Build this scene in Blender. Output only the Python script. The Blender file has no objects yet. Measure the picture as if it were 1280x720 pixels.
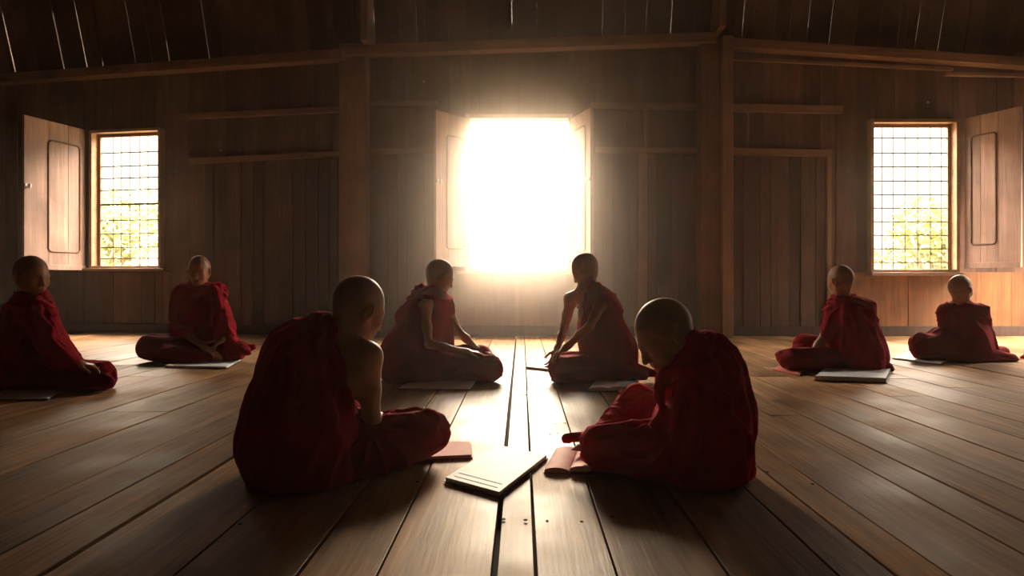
import bpy, bmesh, math, random
import numpy as np
from mathutils import Vector, Matrix

random.seed(7)
C = bpy.context.scene.collection
PI = math.pi
# ------------------------------------------------------------------ camera model
CAM_H = 0.63          # eye height above the floor (m)
FPX = 800.0           # focal length in pixels of the 1280 px wide frame
VX, VY = 652.0, 350.0 # where the view axis meets the frame


def P(px, py, Y):
    return np.array([(px - VX) * Y / FPX, Y, CAM_H - (py - VY) * Y / FPX])


def on_floor(px, py):
    Y = FPX * CAM_H / (py - VY)
    return np.array([(px - VX) * Y / FPX, Y, 0.0])


# ------------------------------------------------------------------ object helpers
def tag(o, label=None, cat=None, group=None, kind=None):
    if label: o['label'] = label
    if cat: o['category'] = cat
    if group: o['group'] = group
    if kind: o['kind'] = kind
    return o


def empty(name, loc, rz=0.0):
    o = bpy.data.objects.new(name, None)
    C.objects.link(o)
    o.location = loc
    o.rotation_euler = (0, 0, rz)
    o.empty_display_size = 0.1
    return o


def link(name, me, mat=None, parent=None):
    o = bpy.data.objects.new(name, me)
    C.objects.link(o)
    if mat: me.materials.append(mat)
    if parent: o.parent = parent
    return o


class MB:
    """collects boxes, prisms and tubes into one mesh"""
    def __init__(s): s.v = []; s.f = []

    def hexa(s, pts):
        n = len(s.v); s.v += [tuple(map(float, p)) for p in pts]
        for q in ((0, 3, 2, 1), (4, 5, 6, 7), (0, 1, 5, 4), (1, 2, 6, 5), (2, 3, 7, 6), (3, 0, 4, 7)):
            s.f.append(tuple(n + i for i in q))

    def box(s, x0, x1, y0, y1, z0, z1):
        s.hexa([(x0, y0, z0), (x1, y0, z0), (x1, y1, z0), (x0, y1, z0), (x0, y0, z1), (x1, y0, z1), (x1, y1, z1), (x0, y1, z1)])

    def bar(s, a, b, w, h, side):
        """box along a-b, w wide along `side`, h along the third axis"""
        a, b = np.array(a, float), np.array(b, float)
        d = b - a; d /= np.linalg.norm(d)
        sd = np.array(side, float); sd -= d * sd.dot(d); sd /= np.linalg.norm(sd)
        up = np.cross(d, sd)
        p = []
        for q in (a, b):
            for i, j in ((-1, -1), (1, -1), (1, 1), (-1, 1)):
                p.append(q + sd * w / 2 * i + up * h / 2 * j)
        s.hexa(p)

    def tube(s, pts, r, n=8, closed=False):
        pts = [np.array(p, float) for p in pts]
        m = len(pts); n0 = len(s.v)
        for i, p in enumerate(pts):
            if closed: t = pts[(i + 1) % m] - pts[i - 1]
            else: t = pts[min(i + 1, m - 1)] - pts[max(i - 1, 0)]
            t = t / np.linalg.norm(t)
            ref = np.array([0, 0, 1.0]) if abs(t[2]) < .9 else np.array([1.0, 0, 0])
            u = np.cross(t, ref); u /= np.linalg.norm(u); w = np.cross(t, u)
            for k in range(n):
                a = 2 * PI * k / n
                s.v.append(tuple(p + r * (math.cos(a) * u + math.sin(a) * w)))
        for i in range(m if closed else m - 1):
            j = (i + 1) % m
            for k in range(n):
                l = (k + 1) % n
                s.f.append((n0 + i * n + k, n0 + i * n + l, n0 + j * n + l, n0 + j * n + k))
        if not closed:
            s.f.append(tuple(n0 + k for k in range(n)))
            s.f.append(tuple(n0 + (m - 1) * n + k for k in reversed(range(n))))

    def build(s, name, mat, parent=None, bevel=0.0, smooth=False):
        me = bpy.data.meshes.new(name)
        me.from_pydata(s.v, [], s.f)
        bm = bmesh.new(); bm.from_mesh(me)
        bmesh.ops.recalc_face_normals(bm, faces=bm.faces)
        bm.to_mesh(me); bm.free()
        if smooth: me.polygons.foreach_set('use_smooth', [True] * len(me.polygons))
        o = link(name, me, mat, parent)
        if bevel > 0:
            b = o.modifiers.new('bevel', 'BEVEL'); b.width = bevel; b.segments = 2; b.limit_method = 'ANGLE'
        return o


def basis_plan(a, b):
    a, b = np.array(a, float), np.array(b, float)
    d = b - a; L = np.linalg.norm(d); return d / L, L


# ------------------------------------------------------------------ materials
def nodes_of(name):
    m = bpy.data.materials.new(name); m.use_nodes = True
    nt = m.node_tree; nt.nodes.clear()
    out = nt.nodes.new('ShaderNodeOutputMaterial'); bs = nt.nodes.new('ShaderNodeBsdfPrincipled')
    nt.links.new(bs.outputs[0], out.inputs[0])
    return m, nt, bs, out


def wood(name, c_dark, c_light, axis='Z', rough=(0.45, 0.65), tint=0.35, bump=0.25, scale=1.0, spec=0.5, blotch=0.35):
    m, nt, bs, out = nodes_of(name)
    N, L = nt.nodes.new, nt.links.new
    tc = N('ShaderNodeTexCoord'); mp = N('ShaderNodeMapping'); mp.vector_type = 'POINT'
    st = {'X': (0.7, 14, 14), 'Y': (14, 0.7, 14), 'Z': (14, 14, 0.7)}[axis]
    mp.inputs['Scale'].default_value = tuple(v * scale for v in st)
    geo = N('ShaderNodeNewGeometry')
    vm = N('ShaderNodeVectorMath'); vm.operation = 'SCALE'; vm.inputs['Scale'].default_value = 37.0
    cmb = N('ShaderNodeCombineXYZ')
    for i in range(3): L(geo.outputs['Random Per Island'], cmb.inputs[i])
    L(cmb.outputs[0], vm.inputs[0])
    add = N('ShaderNodeVectorMath'); add.operation = 'ADD'
    L(tc.outputs['Object'], add.inputs[0]); L(vm.outputs[0], add.inputs[1]); L(add.outputs[0], mp.inputs['Vector'])
    # grain
    n1 = N('ShaderNodeTexNoise'); n1.inputs['Scale'].default_value = 1.6; n1.inputs['Detail'].default_value = 7; n1.inputs['Distortion'].default_value = 0.6
    L(mp.outputs[0], n1.inputs['Vector'])
    n2 = N('ShaderNodeTexNoise'); n2.inputs['Scale'].default_value = 7.0; n2.inputs['Detail'].default_value = 5
    L(mp.outputs[0], n2.inputs['Vector'])
    # broad blotches of wear
    n3 = N('ShaderNodeTexNoise'); n3.inputs['Scale'].default_value = 2.3; n3.inputs['Detail'].default_value = 3
    L(add.outputs[0], n3.inputs['Vector'])
    mx = N('ShaderNodeMath'); mx.operation = 'MULTIPLY_ADD'; mx.inputs[1].default_value = 0.6
    s2 = N('ShaderNodeMath'); s2.operation = 'MULTIPLY'; s2.inputs[1].default_value = 0.4
    L(n2.outputs['Fac'], s2.inputs[0]); L(n1.outputs['Fac'], mx.inputs[0]); L(s2.outputs[0], mx.inputs[2])
    ramp = N('ShaderNodeValToRGB'); ramp.color_ramp.elements[0].position = 0.33; ramp.color_ramp.elements[1].position = 0.68
    ramp.color_ramp.elements[0].color = (*c_dark, 1); ramp.color_ramp.elements[1].color = (*c_light, 1)
    L(mx.outputs[0], ramp.inputs[0])
    # per board tint
    mr = N('ShaderNodeMapRange'); mr.inputs['To Min'].default_value = 1 - tint; mr.inputs['To Max'].default_value = 1 + tint
    L(geo.outputs['Random Per Island'], mr.inputs['Value'])
    mr2 = N('ShaderNodeMapRange'); mr2.inputs['From Min'].default_value = .3; mr2.inputs['From Max'].default_value = .7
    mr2.inputs['To Min'].default_value = 1 - blotch; mr2.inputs['To Max'].default_value = 1 + blotch * .6
    L(n3.outputs['Fac'], mr2.inputs['Value'])
    mm = N('ShaderNodeMath'); mm.operation = 'MULTIPLY'; L(mr.outputs[0], mm.inputs[0]); L(mr2.outputs[0], mm.inputs[1])
    sc = N('ShaderNodeVectorMath'); sc.operation = 'SCALE'; L(ramp.outputs[0], sc.inputs[0]); L(mm.outputs[0], sc.inputs['Scale'])
    L(sc.outputs[0], bs.inputs['Base Color'])
    rr = N('ShaderNodeMapRange'); rr.inputs['From Min'].default_value = .3; rr.inputs['From Max'].default_value = .7
    rr.inputs['To Min'].default_value = rough[0]; rr.inputs['To Max'].default_value = rough[1]
    L(n3.outputs['Fac'], rr.inputs['Value']); L(rr.outputs[0], bs.inputs['Roughness'])
    bs.inputs['Specular IOR Level'].default_value = spec
    bp = N('ShaderNodeBump'); bp.inputs['Strength'].default_value = bump; bp.inputs['Distance'].default_value = 0.004
    L(mx.outputs[0], bp.inputs['Height']); L(bp.outputs[0], bs.inputs['Normal'])
    return m


def plain(name, col, rough=0.7, spec=0.4, noise=0.12, nscale=30, bump=0.1, sheen=0.0, metallic=0.0):
    m, nt, bs, out = nodes_of(name)
    N, L = nt.nodes.new, nt.links.new
    tc = N('ShaderNodeTexCoord'); n = N('ShaderNodeTexNoise'); n.inputs['Scale'].default_value = nscale; n.inputs['Detail'].default_value = 4
    L(tc.outputs['Object'], n.inputs['Vector'])
    mr = N('ShaderNodeMapRange'); mr.inputs['From Min'].default_value = .3; mr.inputs['From Max'].default_value = .7
    mr.inputs['To Min'].default_value = 1 - noise; mr.inputs['To Max'].default_value = 1 + noise
    L(n.outputs['Fac'], mr.inputs['Value'])
    sc = N('ShaderNodeVectorMath'); sc.operation = 'SCALE'; sc.inputs[0].default_value = col; L(mr.outputs[0], sc.inputs['Scale'])
    L(sc.outputs[0], bs.inputs['Base Color'])
    bs.inputs['Roughness'].default_value = rough; bs.inputs['Specular IOR Level'].default_value = spec
    bs.inputs['Metallic'].default_value = metallic
    if sheen:
        bs.inputs['Sheen Weight'].default_value = sheen; bs.inputs['Sheen Roughness'].default_value = 0.4
        bs.inputs['Sheen Tint'].default_value = (.8, .03, .07, 1)
    if bump:
        bp = N('ShaderNodeBump'); bp.inputs['Strength'].default_value = bump; bp.inputs['Distance'].default_value = 0.003
        L(n.outputs['Fac'], bp.inputs['Height']); L(bp.outputs[0], bs.inputs['Normal'])
    return m


def skin_mat():
    m, nt, bs, out = nodes_of('skin')
    N, L = nt.nodes.new, nt.links.new
    at = N('ShaderNodeAttribute'); at.attribute_name = 'stubble'
    lp = N('ShaderNodeAttribute'); lp.attribute_name = 'lips'
    tc = N('ShaderNodeTexCoord'); n = N('ShaderNodeTexNoise'); n.inputs['Scale'].default_value = 40; n.inputs['Detail'].default_value = 4
    L(tc.outputs['Object'], n.inputs['Vector'])
    a = N('ShaderNodeMixRGB'); a.inputs[1].default_value = (.42, .185, .095, 1); a.inputs[2].default_value = (.29, .15, .088, 1)
    L(at.outputs['Fac'], a.inputs[0])
    b = N('ShaderNodeMixRGB'); b.inputs[2].default_value = (.30, .10, .07, 1); L(lp.outputs['Fac'], b.inputs[0]); L(a.outputs[0], b.inputs[1])
    c = N('ShaderNodeMixRGB'); c.blend_type = 'MULTIPLY'; c.inputs[0].default_value = .35
    rp = N('ShaderNodeValToRGB'); rp.color_ramp.elements[0].position = .35; rp.color_ramp.elements[0].color = (.6, .55, .5, 1); rp.color_ramp.elements[1].position = .6
    L(n.outputs['Fac'], rp.inputs[0]); L(b.outputs[0], c.inputs[1]); L(rp.outputs[0], c.inputs[2])
    L(c.outputs[0], bs.inputs['Base Color'])
    bs.inputs['Roughness'].default_value = .5; bs.inputs['Specular IOR Level'].default_value = .45
    bs.inputs['Sheen Weight'].default_value = .45; bs.inputs['Sheen Roughness'].default_value = .35; bs.inputs['Sheen Tint'].default_value = (1, .82, .66, 1)
    bs.inputs['Subsurface Weight'].default_value = .12; bs.inputs['Subsurface Scale'].default_value = .02
    bs.inputs['Subsurface Radius'].default_value = (1, .4, .2)
    bp = N('ShaderNodeBump'); bp.inputs['Strength'].default_value = .12; bp.inputs['Distance'].default_value = .002
    n2 = N('ShaderNodeTexNoise'); n2.inputs['Scale'].default_value = 260; L(tc.outputs['Object'], n2.inputs['Vector'])
    L(n2.outputs['Fac'], bp.inputs['Height']); L(bp.outputs[0], bs.inputs['Normal'])
    return m


M = {}
M['floor'] = wood('floor_wood', (.19, .100, .046), (.48, .28, .140), 'Y', (.40, .62), .22, .40, 1.0, .09, .42)
M['wall'] = wood('wall_wood', (.078, .040, .027), (.155, .082, .055), 'Z', (.55, .8), .30, .3, 1.0, .3)
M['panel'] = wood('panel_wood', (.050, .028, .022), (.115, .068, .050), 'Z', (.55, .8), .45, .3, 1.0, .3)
M['lower'] = wood('lower_wall_wood', (.125, .050, .018), (.25, .108, .038), 'Z', (.5, .7), .18, .25, 1.0, .35)
M['post'] = wood('post_wood', (.19, .105, .058), (.33, .19, .105), 'Z', (.5, .7), .1, .3, 1.0, .35)
M['redpost_shade'] = wood('shaded_red_post_wood', (.13, .055, .022), (.24, .11, .048), 'Z', (.5, .7), .1, .3, 1.0, .3)
M['beam'] = wood('beam_wood', (.16, .085, .045), (.31, .17, .092), 'X', (.5, .7), .2, .3, 1.0, .35)
M['shutter'] = wood('shutter_wood', (.19, .115, .090), (.33, .21, .165), 'Z', (.4, .6), .12, .2, 1.2, .4)
M['sill'] = wood('sill_wood', (.22, .13, .070), (.38, .235, .13), 'X', (.45, .6), .1, .2, 1.0, .4)
M['ceiling'] = wood('ceiling_wood', (.075, .043, .029), (.150, .090, .060), 'Y', (.6, .8), .3, .3, 1.0, .3)
M['skin'] = skin_mat()
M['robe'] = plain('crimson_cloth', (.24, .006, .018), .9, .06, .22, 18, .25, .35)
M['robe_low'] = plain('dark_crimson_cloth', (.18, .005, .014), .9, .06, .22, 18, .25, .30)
M['robe_lit'] = plain('lit_crimson_cloth', (.40, .010, .030), .9, .06, .22, 18, .25, .4)  # crimson raised to stand in for floor bounce on the front right pupil
M['robe_shaded'] = plain('shaded_crimson_cloth', (.15, .004, .012), .9, .06, .22, 18, .25, .3)  # crimson lowered to put shade into the far right pupil's robe
M['paper'] = plain('white_paper', (.80, .86, .90), .6, .3, .03, 12, .05)
M['paper_edge'] = plain('page_edges', (.62, .60, .54), .8, .2, .1, 60, .2)
M['cover_dark'] = plain('dark_cover', (.03, .028, .026), .6, .4, .1, 30, .1)
M['pink'] = plain('pink_cover', (.62, .17, .13), .7, .3, .1, 30, .1)
M['pink_dark'] = plain('dark_pink_cover', (.28, .045, .05), .7, .3, .1, 30, .1)
M['ink'] = plain('grey_ink', (.30, .31, .33), .7, .2, .1, 30, 0)
M['iron'] = plain('window_iron', (.045, .04, .03), .6, .5, .2, 40, .2, 0, .3)
M['latch'] = plain('latch_metal', (.5, .48, .44), .35, .5, .1, 30, .1, 0, .8)
M['dark'] = plain('dark_hole', (.02, .012, .008), .9, .2, .1, 30, 0)
M['leaf'] = plain('leaf', (.19, .20, .085), .6, .3, .35, 3, 0)
M['bark'] = plain('bark', (.16, .11, .07), .9, .2, .3, 12, .5)
M['earth'] = plain('dry_earth', (.10, .085, .055), .9, .2, .2, 1.5, .2)

# ------------------------------------------------------------------ distance fields -> smooth meshes
def unit(v):
    v = np.array(v, float); return v / np.linalg.norm(v)


def cap(a, b, ra, rb=None, k=.03, op='add'):
    return ('c', np.array(a, float), np.array(b, float), ra, ra if rb is None else rb, k, op)


def ell(c, r, ax=None, k=.02, op='add'):
    return ('e', np.array(c, float), np.array(r, float), np.eye(3) if ax is None else np.array(ax, float), k, op)


def shifted(prims, d):
    """the same forms, swollen by d"""
    out = []
    for p in prims:
        if p[0] == 'c': out.append(('c', p[1], p[2], p[3] + d, p[4] + d, p[5], p[6]))
        else: out.append(('e', p[1], p[2] + d, p[3], p[4], p[5]))
    return out


class Field:
    BIG = 0.2

    def __init__(s, lo, hi, h):
        s.lo = np.array(lo, float); s.h = h
        s.n = np.ceil((np.array(hi, float) - s.lo) / h).astype(int) + 1
        s.a = np.full(tuple(s.n), s.BIG, np.float32)
        s.ax = [(s.lo[i] + h * np.arange(s.n[i])).astype(np.float32) for i in range(3)]

    def sub(s, lo, hi):
        i0 = np.maximum(np.floor((lo - s.lo) / s.h).astype(int), 0)
        i1 = np.minimum(np.ceil((hi - s.lo) / s.h).astype(int) + 1, s.n)
        if np.any(i1 <= i0): return None
        sl = tuple(slice(int(a), int(b)) for a, b in zip(i0, i1))
        X = s.ax[0][sl[0]][:, None, None]; Y = s.ax[1][sl[1]][None, :, None]; Z = s.ax[2][sl[2]][None, None, :]
        return sl, X, Y, Z

    def add(s, p):
        if p[0] == 'h': return s.cut_plane(*p[1:])
        k = p[-2]; mg = max(k * 1.3, .03)
        if p[0] == 'c':
            _, A, B, ra, rb, k, op = p
            r = max(ra, rb) + mg
            q = s.sub(np.minimum(A, B) - r, np.maximum(A, B) + r)
            if q is None: return
            sl, X, Y, Z = q
            d = B - A; L2 = max(float(d.dot(d)), 1e-9)
            x, y, z = X - A[0], Y - A[1], Z - A[2]
            t = np.clip((x * d[0] + y * d[1] + z * d[2]) / L2, 0, 1)
            D = np.sqrt((x - t * d[0]) ** 2 + (y - t * d[1]) ** 2 + (z - t * d[2]) ** 2) - (ra + (rb - ra) * t)
        else:
            _, Cn, R, ax, k, op = p
            r = max(R) + mg
            q = s.sub(Cn - r, Cn + r)
            if q is None: return
            sl, X, Y, Z = q
            x, y, z = X - Cn[0], Y - Cn[1], Z - Cn[2]
            k0 = 0; k1 = 0
            for i in range(3):
                c = x * ax[i][0] + y * ax[i][1] + z * ax[i][2]
                k0 = k0 + (c / R[i]) ** 2; k1 = k1 + (c / R[i] ** 2) ** 2
            k0 = np.sqrt(k0); D = k0 * (k0 - 1) / np.maximum(np.sqrt(k1), 1e-6)
        a = s.a[sl]
        if op == 'add':
            h = np.clip(.5 + .5 * (a - D) / k, 0, 1)
            s.a[sl] = a + (D - a) * h - k * h * (1 - h)
        else:
            h = np.clip(.5 - .5 * (a + D) / k, 0, 1)
            s.a[sl] = a + (-D - a) * h + k * h * (1 - h)

    def cut_plane(s, p0, n, zmin=-9., k=.012):
        """take away what lies on the side n points to, above zmin"""
        n = unit(n)
        q = s.sub(np.array([-99, -99, zmin - .0]), np.array([99., 99, 99]))
        sl, X, Y, Z = q
        D = -((X - p0[0]) * n[0] + (Y - p0[1]) * n[1] + (Z - p0[2]) * n[2])
        D = np.maximum(D, (zmin + .01 - Z))
        a = s.a[sl]; h = np.clip(.5 - .5 * (a + D) / k, 0, 1)
        s.a[sl] = a + (-D - a) * h + k * h * (1 - h)

    def sample(s, p):
        q = (np.asarray(p) - s.lo) / s.h; i = np.clip(np.floor(q).astype(int), 0, s.n - 2); f = q - i
        v = 0
        for dx in (0, 1):
            for dy in (0, 1):
                for dz in (0, 1):
                    w = (f[0] if dx else 1 - f[0]) * (f[1] if dy else 1 - f[1]) * (f[2] if dz else 1 - f[2])
                    v += w * s.a[i[0] + dx, i[1] + dy, i[2] + dz]
        return float(v)

    def project(s, p):
        p = np.array(p, float)
        for _ in range(10):
            e = s.h
            g = np.array([s.sample(p + np.eye(3)[i] * e) - s.sample(p - np.eye(3)[i] * e) for i in range(3)]) / (2 * e)
            n = np.linalg.norm(g)
            if n < .05: break
            p = p - g / n * np.clip(s.sample(p), -.03, .03)
        return p

    def ridge(s, pts, r0, r1=None, k=.015, sink=.35):
        """a roll of cloth laid along the surface through the given points"""
        r1 = r0 if r1 is None else r1
        pts = [np.array(p, float) for p in pts]
        dense = []
        for i in range(len(pts) - 1):
            for t in np.linspace(0, 1, 5)[:-1]: dense.append(pts[i] * (1 - t) + pts[i + 1] * t)
        dense.append(pts[-1])
        q = [s.project(p) for p in dense]
        keep = [i for i in range(len(q)) if np.linalg.norm(q[i] - dense[i]) < .12]
        q = [q[i] for i in keep]
        m = len(q)
        prims = []
        for i in range(m - 1):
            if np.linalg.norm(q[i + 1] - q[i]) > .12: continue
            a = r0 + (r1 - r0) * i / (m - 1); b = r0 + (r1 - r0) * (i + 1) / (m - 1)
            prims.append(cap(q[i], q[i + 1], a, b, k))
        for pr in prims: s.add(pr)

    def displace(s, fn, band=.035):
        idx = np.nonzero(np.abs(s.a) < band)
        p = np.stack([s.ax[i][idx[i]] for i in range(3)], 1).astype(np.float32)
        s.a[idx] -= fn(p).astype(np.float32)

    def clear_booklets(s):
        """cloth lies over or beside the booklets, never inside them"""
        for cs, h in PRESSED:
            cs = np.array(cs); cen = cs.mean(0)
            q = s.sub(np.array([*cs.min(0) - .02, -1.]), np.array([*cs.max(0) + .02, h + .02]))
            if q is None: continue
            sl, X, Y, Z = q
            D = Z - h
            for i in range(4):
                a, b = cs[i], cs[(i + 1) % 4]; e = b - a; n = np.array([e[1], -e[0]]); n = n / np.linalg.norm(n)
                if n.dot(cen - a) > 0: n = -n
                D = np.maximum(D, (X - a[0]) * n[0] + (Y - a[1]) * n[1] - .004)
            s.a[sl] = np.maximum(s.a[sl], -D)

    def floor_clip(s, z=.004):
        s.clear_booklets()
        s.a = np.maximum(s.a, (z - s.ax[2])[None, None, :])

    def mesh(s, name):
        a = s.a
        a[0] = a[-1] = s.BIG; a[:, 0] = a[:, -1] = s.BIG; a[:, :, 0] = a[:, :, -1] = s.BIG
        ins = a < 0
        nx, ny, nz = a.shape
        cnt = np.zeros((nx - 1, ny - 1, nz - 1), np.uint8)
        offs = [(i, j, k) for i in (0, 1) for j in (0, 1) for k in (0, 1)]
        for i, j, k in offs: cnt += ins[i:nx - 1 + i, j:ny - 1 + j, k:nz - 1 + k]
        act = np.nonzero((cnt > 0) & (cnt < 8))
        m = len(act[0])
        vid = np.full(cnt.shape, -1, np.int32); vid[act] = np.arange(m, dtype=np.int32)
        val = {o: a[act[0] + o[0], act[1] + o[1], act[2] + o[2]] for o in offs}
        acc = np.zeros((m, 3)); w = np.zeros(m)
        for o in offs:
            for ax in range(3):
                if o[ax]: continue
                o2 = list(o); o2[ax] = 1; o2 = tuple(o2)
                v0, v1 = val[o], val[o2]; cr = (v0 < 0) != (v1 < 0)
                t = np.where(cr, v0 / np.where(cr, v0 - v1, 1), 0)
                for q in range(3):
                    acc[:, q] += cr * (o[q] + (t if q == ax else 0))
                w += cr
        pos = (np.stack(act, 1) + acc / w[:, None]) * s.h + s.lo
        quads = []
        for ax in range(3):
            b, c = (ax + 1) % 3, (ax + 2) % 3
            s0 = [slice(1, -1)] * 3; s1 = [slice(1, -1)] * 3
            s0[ax] = slice(0, -1); s1[ax] = slice(1, None)
            A, B = ins[tuple(s0)], ins[tuple(s1)]
            e = np.nonzero(A != B)
            flip = A[e]
            g = [e[i] + (0 if i == ax else 1) for i in range(3)]
            def cell(db, dc):
                q = list(g); q[b] = g[b] - db; q[c] = g[c] - dc
                return vid[q[0], q[1], q[2]]
            Q = np.stack([cell(1, 1), cell(0, 1), cell(0, 0), cell(1, 0)], 1)
            Q[~flip] = Q[~flip][:, ::-1]
            quads.append(Q)
        Q = np.concatenate(quads)
        Q = Q[(Q >= 0).all(1)]
        me = bpy.data.meshes.new(name)
        me.vertices.add(m); me.vertices.foreach_set('co', pos.astype(np.float32).ravel())
        me.loops.add(len(Q) * 4); me.loops.foreach_set('vertex_index', Q.ravel().astype(np.int32))
        me.polygons.add(len(Q)); me.polygons.foreach_set('loop_start', np.arange(0, len(Q) * 4, 4, dtype=np.int32))
        me.polygons.foreach_set('use_smooth', np.ones(len(Q), bool))
        me.update(calc_edges=True); me.validate()
        return me, pos


_rs = np.random.RandomState(11)
_T = _rs.rand(32, 32, 32).astype(np.float32)


def noise3(p):
    f = np.floor(p).astype(int); t = p - f; t = t * t * (3 - 2 * t); i = f % 32; j = (f + 1) % 32
    def g(a, b, c): return _T[a, b, c]
    x0, y0, z0 = i.T; x1, y1, z1 = j.T; tx, ty, tz = t.T
    return ((g(x0, y0, z0) * (1 - tx) + g(x1, y0, z0) * tx) * (1 - ty) + (g(x0, y1, z0) * (1 - tx) + g(x1, y1, z0) * tx) * ty) * (1 - tz) + \
           ((g(x0, y0, z1) * (1 - tx) + g(x1, y0, z1) * tx) * (1 - ty) + (g(x0, y1, z1) * (1 - tx) + g(x1, y1, z1) * tx) * ty) * tz


def drape(along, amp=.010, wl=.05, seed=0., length=5.0):
    """wrinkles running along a direction: ridged noise, long that way and short across"""
    d = unit(along); ref = np.array([0, 0, 1.]) if abs(d[2]) < .8 else np.array([1., 0, 0])
    e = unit(np.cross(d, ref)); g = np.cross(d, e)
    B = np.stack([d / (wl * length), e / wl, g / wl], 1).astype(np.float32)
    def fn(p):
        w = (noise3(p * 5 + seed) - .5)[:, None] * .06
        n = noise3((p + w) @ B + seed * 3.7)
        r = 1 - np.abs(2 * n - 1)
        n2 = noise3((p + w) @ B * 2.3 + seed * 1.3 + 9)
        return amp * (r ** 2 - .45) + amp * .35 * (n2 - .5)
    return fn


def radial(anchor, axis, count=9, amp=.011, r0=.03, r1=.30, seed=0.):
    """gathers fanning out from an anchor point"""
    n = unit(axis); ref = np.array([0, 0, 1.]) if abs(n[2]) < .8 else np.array([1., 0, 0])
    e = unit(np.cross(n, ref)); g = np.cross(n, e); A = np.array(anchor, float)
    def fn(p):
        v = p - A; x = v @ e; y = v @ g; d = np.sqrt(x * x + y * y) + 1e-4
        D = np.sqrt((v ** 2).sum(1))
        ph = np.arctan2(y, x) * count / 2 + (noise3(p * 6 + seed) - .5) * 3.0 + seed
        r = (1 - np.abs(np.sin(ph))) ** 1.6
        m = np.clip((D - r0) / .05, 0, 1) * np.clip((r1 - D) / (r1 * .4), 0, 1)
        return amp * (r - .3) * m * np.clip(d / .06, 0, 1)
    return fn


# ------------------------------------------------------------------ anatomy
def frame_of(fwd, roll=0.0):
    f = unit(fwd); r = unit(np.cross(f, (0, 0, 1.))); u = np.cross(r, f)
    if roll:
        c, s = math.cos(roll), math.sin(roll); r, u = r * c + u * s, u * c - r * s
    return f, r, u


def head_prims(c, fwd, S, neck, roll=0.0, neck_r=.047):
    f, r, u = frame_of(fwd, roll); c = np.array(c, float)
    def q(a, b, d): return c + S * (a * f + b * r + d * u)
    ax = (f, r, u); o = []
    o.append(ell(q(-.012, 0, .030), S * np.array([.094, .074, .087]), ax, .02))
    o.append(ell(q(-.040, 0, .015), S * np.array([.064, .066, .066]), ax, .03))
    o.append(ell(q(.030, 0, -.020), S * np.array([.060, .060, .078]), ax, .025))
    for sd in (-1, 1):
        o.append(cap(q(.0, sd * .050, -.048), q(.058, sd * .018, -.090), S * .022, S * .018, .025))
        o.append(ell(q(.058, sd * .034, -.026), S * np.array([.026, .024, .028]), ax, .02))      # cheek
    o.append(ell(q(.070, 0, -.088), S * np.array([.020, .022, .017]), ax, .018))                   # chin
    for sd in (-1, 1):
        o.append(cap(q(.084, sd * .008, .016), q(.066, sd * .046, .016), S * .010, S * .008, .014)) # brow
    for sd in (-1, 1):
        o.append(('e', q(.097, sd * .031, -.002), S * np.array([.020, .018, .012]), np.array(ax), .012, 'sub'))
        o.append(ell(q(.072, sd * .031, -.002), S * np.array([.014, .015, .012]), ax, .004))       # eyeball under the lid
        o.append(cap(q(.082, sd * .018, .001), q(.076, sd * .044, .000), S * .0045, S * .0035, .004))
    o.append(cap(q(.086, 0, .010), q(.106, 0, -.032), S * .008, S * .011, .010))                   # nose
    for sd in (-1, 1): o.append(ell(q(.092, sd * .012, -.036), S * np.array([.010, .008, .008]), ax, .006))
    o.append(ell(q(.074, 0, -.060), S * np.array([.018, .028, .020]), ax, .014))                   # mouth mound
    o.append(cap(q(.090, -.016, -.057), q(.090, .016, -.057), S * .0055, S * .0055, .005))
    o.append(cap(q(.088, -.013, -.066), q(.088, .013, -.066), S * .0065, S * .0065, .005))
    for sd in (-1, 1):                                                                             # ears
        ef = unit(f * .85 + r * sd * .0 - u * .2); er = unit(r * sd + f * -.35); eu = np.cross(ef, er); eu = unit(eu) * (1 if np.dot(eu, u) > 0 else -1)
        e0 = q(-.006, sd * .078, -.014)
        o.append(('e', e0, S * np.array([.019, .008, .033]), np.array((ef, er, eu)), .008, 'add'))
        o.append(('e', e0 + S * .010 * er + S * .004 * ef, S * np.array([.010, .007, .020]), np.array((ef, er, eu)), .005, 'sub'))
    nb = np.array(neck, float)
    o.append(cap(q(-.030, 0, -.040), nb, S * neck_r * 1.05, S * neck_r * 1.12, .03))
    return o, (c, f, r, u, S)


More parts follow.
